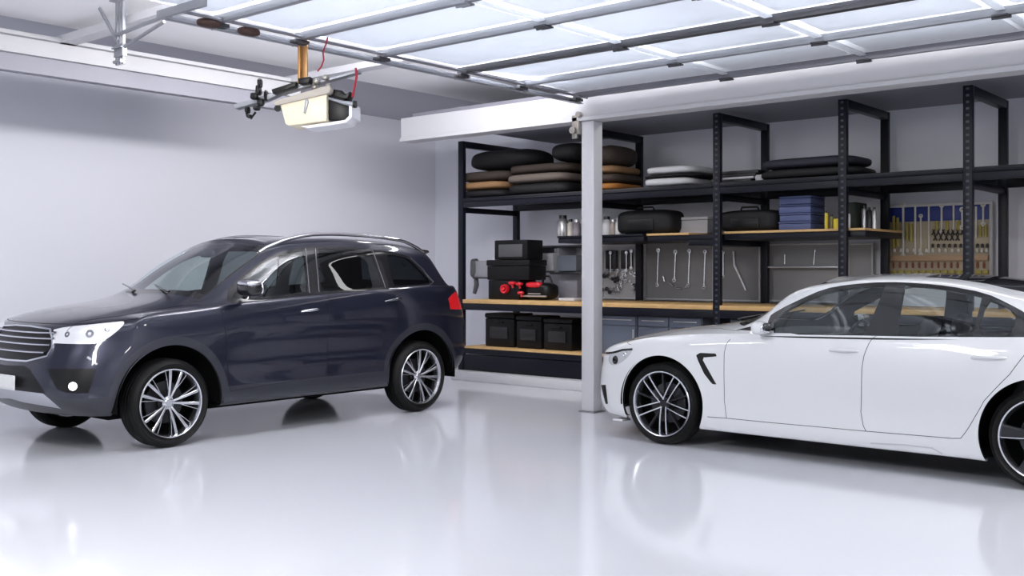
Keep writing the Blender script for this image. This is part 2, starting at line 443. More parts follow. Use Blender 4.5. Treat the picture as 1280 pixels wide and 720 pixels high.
# ================================================================ dark SUV
def build_suv():
    XC, Y0 = -8.34, 4.58
    root = thing('suv', (XC, Y0, 0), 'dark navy blue SUV with silver roof rails and silver multi-spoke wheels', 'car', rz=PI/2)
    P2 = lambda q: project(XC+q[..., 1], Y0+q[..., 0], q[..., 2])
    yF = [0, .35, .62, .80, .895]; oF = [0, .025, .09, .21, .42]
    sS = [-.17, .25, .65, 1.3, 2.0, 2.5, 2.95]
    def row(sc, z, yf, y, zs, rear, ysh=1.0, zf=None):
        out = [(sc+oF[k], yF[k]*yf, (zf[k] if zf else z)) for k in range(5)]
        out += [(sS[k], y[k] if isinstance(y, list) else y, zs[k] if isinstance(zs, list) else zs) for k in range(7)]
        return out+rear
    def rr(s3, z, ys=(.89, .80, .5, 0)): return [(s3[k], ys[k], z[k] if isinstance(z, (list, tuple)) else z) for k in range(4)]
    T = []
    T.append(row(-.66, .29, .93, .85, .29, rr([3.22, 3.36, 3.44, 3.46], .38, (.82, .70, .42, 0))))
    T.append(row(-.74, .30, .97, .915, .30, rr([3.26, 3.42, 3.52, 3.54], .37, (.88, .76, .46, 0))))
    T.append(row(-.88, .42, 1.0, [.93, .935, .93, .93, .93, .935, .935], .42, rr([3.32, 3.50, 3.62, 3.64], .50, (.905, .80, .5, 0))))
    T.append(row(-.915, .57, 1.0, [.935, .94, .915, .905, .905, .925, .935], .60, rr([3.34, 3.52, 3.64, 3.67], .66, (.91, .81, .5, 0))))
    T.append(row(-.85, .75, 1.0, [.935, .94, .935, .928, .93, .94, .94], [.78, .79, .80, .80, .80, .81, .82], rr([3.34, 3.51, 3.62, 3.65], .86, (.91, .81, .5, 0))))
    T.append(row(-.78, .88, .99, [.925, .93, .935, .935, .935, .938, .935], [.94, .95, .97, .985, 1.0, 1.02, 1.05], rr([3.31, 3.47, 3.58, 3.61], 1.06, (.895, .79, .49, 0))))
    T.append(row(-.71, .985, .965, [.885, .89, .90, .90, .90, .90, .885], [1.06, 1.085, 1.11, 1.145, 1.18, 1.205, 1.225], rr([3.28, 3.42, 3.52, 3.55], 1.22, (.85, .76, .47, 0)), zf=[.985, .985, .99, 1.0, 1.025]))
    r7s = [(2.0, .868, 1.205), (2.5, .868, 1.23), (2.95, .86, 1.25), (3.25, .825, 1.25), (3.38, .735, 1.25), (3.47, .455, 1.25), (3.49, 0, 1.25)]
    T.append([(-.36, 0, 1.105), (-.34, .30, 1.10), (-.28, .52, 1.09), (-.18, .65, 1.075), (-.0, .735, 1.07), (.18, .79, 1.09), (.44, .83, 1.115), (.70, .868, 1.14), (1.3, .868, 1.17)]+r7s)
    r8 = [(.25, 0, 1.20), (.265, .28, 1.198), (.30, .48, 1.192), (.36, .60, 1.178), (.40, .68, 1.155), (.50, .745, 1.155), (.60, .79, 1.155), (.76, .845, 1.165), (1.3, .85, 1.195), (2.0, .85, 1.225), (2.5, .848, 1.25), (2.95, .84, 1.27), (3.22, .80, 1.28), (3.33, .70, 1.28), (3.41, .44, 1.28), (3.43, 0, 1.28)]
    r10 = [(1.05, 0, 1.655), (1.06, .27, 1.652), (1.085, .44, 1.645), (1.125, .545, 1.63), (1.18, .60, 1.615), (1.28, .635, 1.63), (1.40, .65, 1.645), (1.58, .66, 1.66), (1.88, .67, 1.672), (2.25, .67, 1.668), (2.6, .665, 1.652), (2.92, .65, 1.625), (3.10, .61, 1.60), (3.18, .51, 1.60), (3.24, .32, 1.61), (3.26, 0, 1.62)]
    T.append(r8)
    r9 = lerp_rows(r8, r10, .5, (0, .012, .0)); r9 = [(a, b if k not in (0, 15) else 0, c+(.025 if k < 4 else .008)) for k, (a, b, c) in enumerate(r9)]
    T.append(r9); T.append(r10)
    r12 = [(1.15, 0, 1.70), (1.2, 0, 1.706), (1.26, 0, 1.712), (1.33, 0, 1.718), (1.42, 0, 1.724), (1.52, 0, 1.73), (1.64, 0, 1.735), (1.8, 0, 1.74), (2.05, 0, 1.745), (2.35, 0, 1.745), (2.6, 0, 1.737), (2.8, 0, 1.727), (2.93, 0, 1.717), (3.0, 0, 1.71), (3.05, 0, 1.703), (3.08, 0, 1.70)]
    r11 = lerp_rows(r10, r12, .45); r11 = [(a, b, c+.022) for a, b, c in r11]
    T.append(r11); T.append(r12)
    sh = Shell(T)
    A = (0.0, .36, .455); B = (2.78, .36, .455)
    def pix(poly, p0, p1, t0, t1, it=1):
        poly = smooth_poly(poly, it) if it else poly
        def fn(q, p, t):
            u, v = P2(q); return (p > p0) & (p < p1) & (t > t0) & (t < t1) & pip(u, v, poly)
        return fn
    def circ(c, r): return lambda q, p, t: ((q[..., 0]-c[0])**2+(q[..., 2]-c[1])**2 < r*r) & (t < 6) & (p > 2.4) & (p < 13.6)
    def clad(q, p, t):
        s, z = q[..., 0], q[..., 2]
        return ((z < .445) & (t < 4)) | circ(A, .525)(q, p, t) & (z < .75+0*s) & (s > -.52) | circ(A, .525)(q, p, t) | circ(B, .525)(q, p, t) | ((z < .50) & (p > 11.5) & (t < 4)) 
    F = []
    F.append(('hood', lambda q, p, t: (t > 6.05) & (t < 8.12) & (p < 5.6) & (q[..., 1] < .80) & (q[..., 0] < .5)))
    F.append(('tailgate', lambda q, p, t: (p > 13.4) & (q[..., 2] > .62) & (t < 9.9)))
    F.append(('cladding', clad))
    F.append(('front_door', pix([(278, 385), (278, 400), (283, 440), (288, 489), (288, 490), (411, 468), (410.5, 466), (410.5, 362), (400, 355), (290, 355)], 5, 9.6, 2.5, 8.1, 0)))
    F.append(('rear_door', pix([(410.5, 362), (410.5, 467), (411, 468), (470, 457), (475, 440), (484, 418), (499, 396), (497, 378), (488, 355), (420, 355)], 7, 12, 2.5, 8.1, 0)))
    F.append(('window_trim', pix([(283, 373), (286, 360), (300, 347), (322, 329), (340, 319), (358, 313), (380, 308.5), (430, 307.5), (466, 311), (505, 318), (514, 323), (527, 336), (541, 350), (541, 355), (534, 357.5), (485, 361), (410, 367), (307, 377), (285, 380)], 4.2, 13.2, 7.0, 10.7)))
    F.append(('front_window', pix([(291, 370), (300, 356), (323, 334), (345, 320.5), (362, 315), (380, 311.5), (380, 311.5), (385, 364), (385, 364), (350, 369), (307, 373.5), (291, 374)], 4.2, 10, 7.2, 10.6)))
    F.append(('side_window', lambda q, p, t, b=pix([(397, 311), (398, 310.5), (430, 310.5), (463, 314), (464, 314.5), (479, 358), (478, 359), (440, 362), (402, 364.5), (401, 364)], 7, 12, 7.2, 10.6), c=pix([(484, 319), (485, 318.5), (505, 321), (512, 325), (524, 337), (537, 351), (536, 354.5), (500, 357.5), (492, 358)], 9, 13.2, 7.2, 10.6): b(q, p, t) | c(q, p, t)))
    F.append(('windshield_frame', lambda q, p, t: (p < 3.9) & (t > 8.03) & (t < 10.0)))
    F.append(('windshield', lambda q, p, t: (p < 3.72) & (t > 8.2) & (t < 9.88)))
    F.append(('rear_windshield', lambda q, p, t: (p > 13.4) & (t > 8.2) & (t < 9.7)))
    F.append(('headlight', pix([(67, 412), (67, 412), (82, 408.5), (120, 405), (147, 401), (157, 402), (150, 411), (135, 423), (121, 430), (90, 430), (68, 429), (67, 429)], 1, 5, 3.3, 7.2)))
    F.append(('grille_insert', pix([(-90, 400), (10, 406), (64, 412.5), (66, 420), (66, 436), (60, 446), (35, 452), (10, 452), (-90, 450)], -1, 2.2, 3.0, 6.6)))
    F.append(('lower_intake', pix([(-90, 456), (30, 457), (37, 461), (57, 492), (0, 485), (-90, 478)], -1, 3.2, 1.2, 4.6, 0)))
    F.append(('skid_plate', pix([(-90, 478), (0, 485.5), (54, 492), (76, 511), (30, 503), (0, 495), (-90, 488)], -1, 3.4, .6, 4.0, 0)))
    F.append(('fog_lamp_recess', pix([(59, 461), (59, 461), (121, 461), (121, 461), (111, 491), (110, 492), (75, 491), (66, 478)], 1, 4.7, 1.2, 4.6)))
    F.append(('tail_light', pix([(556, 380), (562, 371), (571, 363), (590, 366), (600, 386), (563, 387), (557, 385)], 11.6, 14.2, 4.2, 7.6)))
    F.append(('HOLE', lambda q, p, t: circ(A, .455)(q, p, t) | circ(B, .455)(q, p, t)))
    V, parts = None, None
    V, N, parts = cut_shell(sh, F, .014)
    parts.pop('HOLE', None)
    paint = mat('navy_metallic_paint', (.014, .016, .034), .32, .5, coat=1., coat_rough=.02)
    clad_m = mat('satin_grey_cladding', (.022, .024, .034), .38, coat=.35, coat_rough=.15)
    gl = glassmat('privacy_glass', (.16, .18, .19)); gf = glassmat('front_side_glass', (.50, .56, .54)); gw = glassmat('windshield_glass', (.84, .93, .92))
    hl = mat('headlight_clear', (.80, .82, .86), .18, .35, coat=1., emit=(1, 1, 1), estr=.08)
    spec = {'body': (paint, 'both'), 'hood': (paint, 'both'), 'tailgate': (paint, 'both'), 'cladding': (clad_m, 'both'),
            'front_door': (paint, 'side'), 'rear_door': (paint, 'side'), 'window_trim': (M_TRIM, 'side'), 'side_window': (gl, 'side'), 'front_window': (gf, 'side'),
            'windshield_frame': (M_TRIM, 'both'), 'windshield': (gw, 'both'), 'rear_windshield': (gl, 'both'), 'headlight': (hl, 'side'),
            'grille_insert': (M_PLASTIC, 'both'), 'lower_intake': (M_PLASTIC, 'both'), 'skid_plate': (mat('silver_skid', (.55, .56, .6), .3, .7), 'both'),
            'fog_lamp_recess': (M_PLASTIC, 'side'), 'tail_light': (mat('tail_red', (.45, .008, .012), .15, coat=1., emit=(1, .02, .03), estr=.12), 'side')}
    finish_car(sh, root, V, parts, N, spec, paint, ('side_window', 'front_window', 'windshield', 'rear_windshield', 'headlight', 'tail_light'), [(0, .36, .47, .935), (2.78, .36, .47, .935)], None)
    fp = lambda u, v, p0=4, p1=13, t0=.5, t1=8.5: pt_near(sh, u, v, P2, p0, p1, t0, t1)
    def line(pts, **k): return [fp(u, v, **k) for u, v in pts]
    g = [line([(277, 387), (279, 402), (284, 440), (288, 489)]), line([(288, 489), (350, 479), (411, 468), (470, 457)]), line([(410.5, 368), (410.5, 420), (411, 468)]),
         line([(489, 361), (497, 378), (499, 396), (484, 418), (475, 440), (470, 457)]),
         ]
    seam(sh, root, g, .005)
    seam(sh, root, [line([(68, 408), (100, 402), (150, 395), (200, 386), (245, 377), (268, 371)], p0=2, t0=5.6, t1=8.3)], .005, sides=(-1,))
    seam(sh, root, [[(0.0, 6.03), (2.9, 6.05), (4.2, 6.1)]], .007, name='hood_gap')
    # bright window line
    seam(sh, root, [line([(512, 321.5), (528, 336), (541.5, 352), (535, 357), (486, 361.3)], p0=9, p1=13.4, t0=7, t1=10.8)], .012, .006, M_CHROME, 'window_chrome')
    seam(sh, root, [line([(a+(c-a)*k/8, b_+(d-b_)*k/8) for k in range(9)], t0=7, t1=10.6) for a, b_, c, d in ((382, 311, 387, 366), (394, 311, 399, 365), (466, 313.5, 482, 360))], .008, .004, mat('grey_pillar_trim', (.2, .2, .22), .3, .5), 'pillar_strip')
    # grille slats, frame
    fr = line([(10, 406), (40, 409), (64, 412.5), (66, 420), (66, 436), (60, 446), (35, 452), (22, 452)], p0=0, p1=2.4, t0=3, t1=6.6)
    fr = [(0, fr[1][1])]+fr[1:-1]+[(0, fr[-2][1]-.03)]
    seam(sh, root, [fr], .018, .014, M_CHROME, 'grille_frame')
    for k, f in enumerate((.2, .4, .6, .8)):
        ta = fr[0][1]*(1-f)+fr[-1][1]*f; pe = 1.44 if k < 3 else 1.36
        seam(sh, root, [[(0, ta), (.8, ta+.0), (pe, ta+.02)]], .013, .020, M_CHROME, 'grille_slat')
        seam(sh, root, [[(0, ta+.09), (.8, ta+.09), (pe, ta+.11)]], .012, .010, mat('slat_grey', (.06, .06, .07), .3, .8), 'grille_slat')
    # badge-less plate
    b = MB(); b.box(-.955, -.938, -.27, .27, .488, .60, .004); pl = b.build('number_plate', mat('plate_white', (.72, .73, .74), .35), root, 30)
    b = MB(); b.box(-.9555, -.9565, -.245, .245, .505, .583, 0)
    b.build('plate_panel', mat('plate_face', (.80, .80, .80), .4, noise=(30, .1)), pl, 0)
    # fog lamps
    for sd in (-1, 1):
        pp = fp(91, 483, p0=1, p1=5, t0=1, t1=4.6); q = sh.ev(np.array(pp[0]), np.array(pp[1])); n = sh.nrm(np.array(pp[0]), np.array(pp[1]))
        q = Vector((q[0], q[1]*sd, q[2])); n = Vector((n[0], n[1]*sd, n[2])); R = n.to_track_quat('Z', 'Y').to_matrix().to_4x4()
        b = MB(); b.lathe([(0, .014), (.016, .013), (.025, .006), (.028, 0), (.032, .003), (.034, -.01)], 24, Matrix.Translation(q) @ R)
        b.build('fog_lamp', mat('lamp_lit', (.9, .9, .9), .2, emit=(1, 1, 1), estr=.8), root, 50)
        for (u, v, r) in ((84, 418, .022), (112, 417, .03), (134, 412, .02)):
            pp = fp(u, v, p0=1, p1=5, t0=3.3, t1=7.2); q = sh.ev(np.array(pp[0]), np.array(pp[1])); n = sh.nrm(np.array(pp[0]), np.array(pp[1]))
            q = Vector((q[0], q[1]*sd, q[2])); n = Vector((n[0], n[1]*sd, n[2])); R = n.to_track_quat('Z', 'Y').to_matrix().to_4x4()
            b = MB(); b.lathe([(r*.4, -.001), (r*.45, .002), (r, .003), (r*1.05, -.001)], 24, Matrix.Translation(q) @ R)
            b.build('lamp_bezel', mat('lamp_grey', (.30, .31, .34), .25, .8), root, 50)
    # roof rails
    for sd in (-1, 1):
        pts = []
        for k in range(25):
            s_ = 1.05+(3.12-1.05)*k/24
            pp = sh.find(lambda q, p, t: (q[..., 0]-s_)**2+(q[..., 1]-.60)**2, 4, 14, 9.4, 11.6, n=90)
            q = sh.ev(np.array(pp[0]), np.array(pp[1])); lift = .052*min(1, 3.6*k/24, 7*(24-k)/24)
            pts.append((q[0], q[1]*sd, q[2]+lift))
        b = MB(); b.tube(pts, .017, 10); b.build('roof_rail', M_CHROME if sd < 0 else M_CHROME, root, 60)
    b = MB()                                                # roof spoiler
    sec = [(-.10, .012), (.0, .028), (.13, .018), (.15, .0), (.10, -.02), (-.06, -.03)]
    n = 20; vs = []; fs = []
    for k in range(n+1):
        y = -.60+1.2*k/n; a = 1-.0*abs(y); sx = 3.16-.10*(abs(y)/.6)**3; z = 1.635-.035*(y/.6)**2
        for x, zz in sec: vs.append((sx+x, y, z+zz))
    for k in range(n):
        for c in range(6): fs.append((6*k+c, 6*k+(c+1) % 6, 6*k+6+(c+1) % 6, 6*k+6+c))
    fs += [tuple(range(6)), tuple(6*n+i for i in range(5, -1, -1))]
    mesh_np('roof_spoiler', vs, fs, M_TRIM, root)
    # handles
    for (u, v, du) in ((388, 388, 22), (492, 375, 20)):
        a, c = fp(u-du/2, v+1.5), fp(u+du/2, v-1.5); qa = sh.ev(np.array(a[0]), np.array(a[1])); qc = sh.ev(np.array(c[0]), np.array(c[1])); n = sh.nrm(np.array(a[0]), np.array(a[1]))
        for sd in (-1, 1):
            f = lambda q: Vector((q[0], q[1]*sd, q[2])); qq = (f(qa)+f(qc))/2
            handle(root, qq, f(qc)-f(qa), f(n), M_CHROME if u < 400 else mat('dark_chrome', (.2, .2, .23), .15, 1.), (qc-qa)[0])
    mirror(root, (.72, .87, 1.19), (.66, 1.02, 1.255), (.075, .115, .065), M_TRIM, M_CHROME, M_TRIM, (-1,))
    b = MB(); b.blob((.655, -1.02, 1.295), (.073, .112, .034), 2.8, 30, 14); b.build('mirror_cap', M_CHROME, root, 60)
    b = MB()
    for y in (-.42, .12): b = MB(); b.tube([(.25, y, 1.215), (.27, y-.02, 1.23), (.40, y+.42, 1.285)], [.012, .009, .006], 8); b.build('wiper', M_TRIM, root, 60)
    for y in (.3, -.3):
        b = MB(); b.blob((.0, y, 1.128), (.012, .02, .01), 2.2, 12, 8); b.build('washer_nozzle', M_TRIM, root, 60)
    # cabin
    for y in (-.37, .37): seat(root, 1.35, y, M_LINING)
    seat(root, 2.3, 0, M_LINING, 1.25)
    steering(root, .98, .37, .98, M_TRIM)
    b = MB(); b.blob((.62, 0, .98), (.38, .72, .13), 5); b.build('dashboard', M_LINING, root, 50)
    b = MB(); b.box(-.45, 3.2, -.72, .72, .24, .33, .04); b.box(.55, 2.25, -.84, .84, .28, .36, .03); b.build('floor_pan', M_DARK, root, 40)
    b = MB(); b.blob((.93, 0, 1.56), (.02, .11, .035), 3.5, 20, 10); b.build('rear_view_mirror', M_TRIM, root, 50)
    for s0 in (0, 2.78):
        for sd in (-1, 1): wheel(root, (s0, sd*.815, .352), sd, .352, .272, .225, 'suv', WM)
        b = MB(); b.tube([(s0, -.7, .34), (s0, .7, .34)], .05, 12); b.build('axle', M_DARK, root, 50)
    return root
# ================================================================ white sedan
def build_sedan():
    X0, YC = -4.54, 8.11
    root = thing('sedan', (X0, YC, 0), 'white four-door sedan with black window frames and a black side vent', 'car')
    P2 = lambda q: project(X0+q[..., 0], YC-q[..., 1], q[..., 2])
    yF = [0, .35, .60, .765, .855]; oF = [0, .02, .08, .19, .37]
    sS = [-.15, .25, .75, 1.3, 1.9, 2.4, 2.82]
    def row(sc, z, yf, y, zs, rear, zf=None):
        out = [(sc+oF[k], yF[k]*yf, (zf[k] if zf else z)) for k in range(5)]
        out += [(sS[k], y[k] if isinstance(y, list) else y, zs[k] if isinstance(zs, list) else zs) for k in range(7)]
        return out+[(a, b, c) for a, b, c in rear]
    def rr(s3, z, ys): return [(s3[k], ys[k], z) for k in range(4)]
    T = []
    T.append(row(-.76, .185, .94, .83, .165, rr([3.25, 3.6, 3.75, 3.78], .22, (.80, .70, .42, 0))))
    T.append(row(-.81, .195, .98, .885, .165, rr([3.28, 3.66, 3.82, 3.86], .22, (.86, .76, .46, 0))))
    T.append(row(-.86, .29, 1.0, [.90, .905, .895, .895, .895, .90, .905], .27, rr([3.3, 3.7, 3.88, 3.92], .34, (.885, .79, .49, 0))))
    T.append(row(-.87, .41, 1.0, [.905, .905, .89, .885, .885, .90, .91], .42, rr([3.3, 3.7, 3.89, 3.93], .48, (.89, .79, .49, 0))))
    T.append(row(-.865, .53, 1.0, [.905, .91, .90, .895, .90, .91, .915], [.59, .60, .60, .60, .61, .62, .63], rr([3.3, 3.68, 3.87, 3.91], .66, (.89, .78, .48, 0))))
    T.append(row(-.845, .635, .99, [.895, .905, .90, .90, .90, .905, .905], [.74, .765, .775, .78, .79, .80, .81], rr([3.28, 3.64, 3.82, 3.86], .84, (.875, .76, .46, 0))))
    T.append(row(-.79, .73, .965, [.855, .87, .872, .872, .872, .875, .87], [.845, .88, .90, .912, .925, .94, .955], rr([3.25, 3.6, 3.77, 3.80], .98, (.83, .72, .44, 0)), zf=[.725, .73, .735, .755, .79]))
    T.append([(-.38, 0, .885), (-.36, .28, .88), (-.31, .49, .868), (-.22, .62, .86), (-.07, .71, .865), (.12, .775, .885), (.42, .815, .91), (.80, .85, .922), (1.3, .855, .932), (1.9, .855, .945), (2.38, .85, .962), (2.8, .84, .98), (3.2, .77, 1.01), (3.5, .63, 1.035), (3.64, .38, 1.04), (3.67, 0, 1.045)])
    r8 = [(.38, 0, .99), (.41, .28, .985), (.47, .47, .975), (.55, .59, .965), (.63, .67, .955), (.72, .735, .945), (.82, .785, .94), (.97, .825, .938), (1.36, .835, .945), (1.9, .835, .957), (2.35, .828, .972), (2.72, .80, .99), (3.0, .72, 1.015), (3.18, .60, 1.035), (3.28, .35, 1.045), (3.31, 0, 1.05)]
    r10 = [(1.12, 0, 1.33), (1.14, .27, 1.327), (1.19, .41, 1.318), (1.25, .495, 1.315), (1.31, .55, 1.315), (1.38, .585, 1.32), (1.48, .60, 1.328), (1.60, .605, 1.333), (1.82, .605, 1.33), (2.03, .60, 1.322), (2.22, .595, 1.305), (2.40, .58, 1.28), (2.54, .545, 1.255), (2.62, .47, 1.255), (2.67, .28, 1.27), (2.69, 0, 1.275)]
    T.append(r8)
    r9 = lerp_rows(r8, r10, .5, (0, .02, .0)); r9 = [(a, b if k not in (0, 15) else 0, c+(.0 if k < 3 else .03 if k < 4 else .09 if k < 7 else .04 if k < 9 else .02)) for k, (a, b, c) in enumerate(r9)]
    T.append(r9); T.append(r10)
    r12 = [(1.28, 0, 1.362), (1.31, 0, 1.366), (1.35, 0, 1.37), (1.40, 0, 1.374), (1.46, 0, 1.378), (1.53, 0, 1.381), (1.62, 0, 1.384), (1.74, 0, 1.386), (1.88, 0, 1.386), (2.04, 0, 1.382), (2.18, 0, 1.375), (2.30, 0, 1.366), (2.40, 0, 1.356), (2.46, 0, 1.348), (2.5, 0, 1.342), (2.53, 0, 1.338)]
    r11 = lerp_rows(r10, r12, .45); r11 = [(a, b, c+.016) for a, b, c in r11]
    T.append(r11); T.append(r12)
    sh = Shell(T)
    A = (0.0, .335); B = (2.82, .335)
    def pix(poly, p0, p1, t0, t1, it=1):
        poly = smooth_poly(poly, it) if it else poly
        def fn(q, p, t):
            u, v = P2(q); return (p > p0) & (p < p1) & (t > t0) & (t < t1) & pip(u, v, poly)
        return fn
    def circ(c, r): return lambda q, p, t: ((q[..., 0]-c[0])**2+(q[..., 2]-c[1])**2 < r*r) & (t < 6) & (p > 2.4) & (p < 13.6)
    F = []
    F.append(('hood', lambda q, p, t: (t > 6.1) & (t < 8.1) & (p < 5.6) & (q[..., 1] < .77) & (q[..., 0] < .62)))
    F.append(('trunk_lid', lambda q, p, t: (p > 13.2) & (t > 4.2) & (t < 8.05)))
    F.append(('front_door', pix([(912, 424), (905, 440), (905.5, 500), (908, 522.5), (960, 528), (1082, 539), (1076, 515), (1077.5, 460), (1080, 445), (1086, 430), (1097, 419), (1100, 405), (940, 405)], 5, 10, 1.2, 8.2, 0)))
    F.append(('rear_door', pix([(1097, 419), (1086, 430), (1080, 445), (1077.5, 460), (1076, 515), (1082, 539), (1190, 548), (1201, 548), (1207, 540), (1218, 522), (1230, 501), (1262, 468), (1283, 443), (1283, 405), (1100, 405)], 7, 12, 1.2, 8.2, 0)))
    F.append(('window_trim', pix([(960, 418), (960, 396), (974, 387), (1000, 374), (1030, 361), (1060, 355.5), (1110, 352), (1150, 354), (1186, 357.5), (1232, 366), (1262, 380), (1282, 391), (1292, 402), (1283, 424), (1272, 424.5), (1120, 420)], 4.5, 13.2, 7.2, 10.8)))
    F.append(('side_window', lambda q, p, t, a=pix([(968, 416.5), (967, 416), (967, 397), (985, 387), (1010, 375), (1040, 364), (1075, 358), (1106, 356), (1107, 357), (1082, 417), (1081, 417.5)], 4.5, 10.5, 7.3, 10.6), b=pix([(1121, 419), (1120, 418.5), (1131, 357), (1132, 356.5), (1160, 357.5), (1190, 361.5), (1227, 369.5), (1228, 370.5), (1215, 421), (1214, 421.5)], 7, 12.5, 7.3, 10.6), c=pix([(1221, 422), (1234, 373.5), (1250, 379), (1266, 389), (1271, 397), (1262, 422.5)], 9, 13.2, 7.3, 10.6): a(q, p, t) | b(q, p, t) | c(q, p, t)))
    F.append(('windshield_frame', lambda q, p, t: (p < 3.6) & (t > 8.03) & (t < 10.0)))
    F.append(('windshield', lambda q, p, t: (p < 3.45) & (t > 8.15) & (t < 9.9)))
    F.append(('rear_windshield', lambda q, p, t: (p > 12.9) & (t > 8.1) & (t < 9.85)))
    F.append(('panorama_roof', lambda q, p, t: (t > 10.0) & (q[..., 1] < .47) & (q[..., 0] > 1.95)))
    F.append(('headlight', pix([(760, 447), (765, 440), (790, 436.5), (790, 436.5), (789, 442), (780, 451), (771, 456.5), (762, 456)], 2.0, 5.2, 3.8, 6.8)))
    F.append(('front_vent', pix([(751, 481), (757, 481), (760, 505), (757, 505), (754, 494)], 1.5, 5, .9, 4.6, 0)))
    F.append(('front_grille', lambda q, p, t: (p < 1.7) & (q[..., 2] > .40) & (q[..., 2] < .66) & (t < 6)))
    F.append(('tail_light', lambda q, p, t: (p > 11.9) & (p < 13.7) & (q[..., 2] > .72) & (q[..., 2] < .90) & (t < 6.3)))
    F.append(('side_vent', pix([(870, 444), (875, 441), (895, 442), (896, 445.5), (880, 447), (878.5, 450), (893, 476), (896, 481), (890, 480), (880, 467), (873, 452)], 5, 8, 2.5, 6.3, 0)))
    F.append(('HOLE', lambda q, p, t: circ(A, .385)(q, p, t) | circ(B, .385)(q, p, t)))
    V, N, parts = cut_shell(sh, F, .013)
    parts.pop('HOLE', None)
    paint = mat('white_car_paint', (.68, .69, .71), .35, 0, coat=1., coat_rough=.03)
    gl = glassmat('clear_side_glass', (.86, .91, .90)); gw = glassmat('sedan_windshield_glass', (.8, .86, .86))
    hl = mat('sedan_headlight', (.72, .74, .78), .12, .35, coat=1.)
    spec = {'body': (paint, 'both'), 'hood': (paint, 'both'), 'trunk_lid': (paint, 'both'), 'front_door': (paint, 'side'), 'rear_door': (paint, 'side'),
            'window_trim': (M_TRIM, 'side'), 'side_window': (gl, 'side'), 'windshield_frame': (M_TRIM, 'both'), 'windshield': (gw, 'both'), 'rear_windshield': (gl, 'both'),
            'panorama_roof': (mat('roof_glass_black', (.02, .02, .024), .12, coat=1.), 'both'), 'headlight': (hl, 'side'), 'front_vent': (M_PLASTIC, 'side'), 'front_grille': (M_PLASTIC, 'both'),
            'tail_light': (mat('tail_red', (.45, .008, .012), .15), 'side'), 'side_vent': (M_PLASTIC, 'side')}
    finish_car(sh, root, V, parts, N, spec, paint, ('side_window', 'windshield', 'rear_windshield', 'headlight', 'tail_light'), [(0, .335, .395, .90), (2.82, .335, .395, .90)], None)
    fp = lambda u, v, p0=4, p1=13, t0=.5, t1=8.5: pt_near(sh, u, v, P2, p0, p1, t0, t1)
    def line(pts, **k): return [fp(u, v, **k) for u, v in pts]
    seam(sh, root, [line([(913, 424), (908, 430), (905.3, 442), (905.5, 500), (908, 522.5)]), line([(884, 521), (908, 522.8), (960, 528), (1082, 539), (1190, 548), (1201, 548)]),
                    line([(1097, 420), (1086, 430), (1080, 445), (1077.5, 460), (1076, 515), (1079, 532), (1082.5, 539)]), line([(1201, 548), (1207, 540), (1218, 522), (1230, 501), (1246, 484), (1262, 468), (1283, 441)]),
                    line([(790, 436), (820, 420), (860, 411), (900, 410), (925, 414)], p0=2, t0=5.8, t1=8.2)], .0055, .0008, M_SEAMG)
    # lower sill crease piece
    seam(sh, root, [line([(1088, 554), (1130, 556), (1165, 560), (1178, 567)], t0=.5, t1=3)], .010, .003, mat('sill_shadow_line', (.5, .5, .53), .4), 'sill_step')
    seam(sh, root, [line([(765, 440), (778, 437.5), (791, 436.5)], p0=1, p1=5.5, t0=3.3, t1=7.3)], .02, .006, M_TRIM, 'headlight_brow')
    for sd in (-1, 1):
        for (u, v, r) in ((769, 450, .034), (781, 442.5, .02)):
            pp = fp(u, v, p0=1, p1=5.2, t0=3.3, t1=7.2); q = sh.ev(np.array(pp[0]), np.array(pp[1])); n = sh.nrm(np.array(pp[0]), np.array(pp[1]))
            q = Vector((q[0], q[1]*sd, q[2])); n = Vector((n[0], n[1]*sd, n[2])); R = n.to_track_quat('Z', 'Y').to_matrix().to_4x4()
            b = MB(); b.lathe([(0, .006), (r*.6, .004), (r*.7, .001), (r, .003), (r*1.08, -.002)], 24, Matrix.Translation(q) @ R)
            b.build('projector_lens', M_TRIM if r > .03 else M_CHROME, root, 50)
    b = MB()
    for sd in (-1, 1): b = MB(); b.box(-.50, -.40, sd*.80-.06, sd*.80+.06, .145, .16, .004); b.build('bumper_lip', paint, root, 40)
    for (u, v, du) in ((1055, 438, 36), (1236, 447, 44)):
        a, c = fp(u-du/2, v), fp(u+du/2, v+.7); qa = sh.ev(np.array(a[0]), np.array(a[1])); qc = sh.ev(np.array(c[0]), np.array(c[1])); n = sh.nrm(np.array(a[0]), np.array(a[1]))
        for sd in (-1, 1):
            f = lambda q: Vector((q[0], q[1]*sd, q[2])); qq = (f(qa)+f(qc))/2
            handle(root, qq, f(qc)-f(qa), f(n), paint, (qc-qa)[0])
    mirror(root, (.86, .83, .94), (.90, .955, .975), (.05, .085, .05), paint, M_CHROME, M_TRIM)
    for sd in (-1, 1):                                    # black triangle ahead of the front window
        q = [(.62, .80, .945), (.93, .838, .945), (.93, .812, 1.02)]
        mesh_np('mirror_triangle', [(a, b*sd+.006*sd, c) for a, b, c in q], [(0, 1, 2)], M_TRIM, root, False)
    b = MB()
    for y in (-.38, .12): b = MB(); b.tube([(.42, y, 1.0), (.45, y-.02, 1.015), (.58, y+.40, 1.06)], [.014, .01, .006], 8); b.build('wiper', M_TRIM, root, 60)
    cloth = mat('sedan_seat_cloth', (.05, .052, .055), .7)
    for y in (-.36, .36): seat(root, 1.50, y, cloth, .48, .60, .34, .30)
    seat(root, 2.30, 0, cloth, 1.2, .55, .36, .35, 'rear_seat')
    steering(root, 1.08, .36, .82, M_TRIM)
    b = MB(); b.blob((.80, 0, .84), (.34, .70, .09), 5); b.build('dashboard', cloth, root, 50)
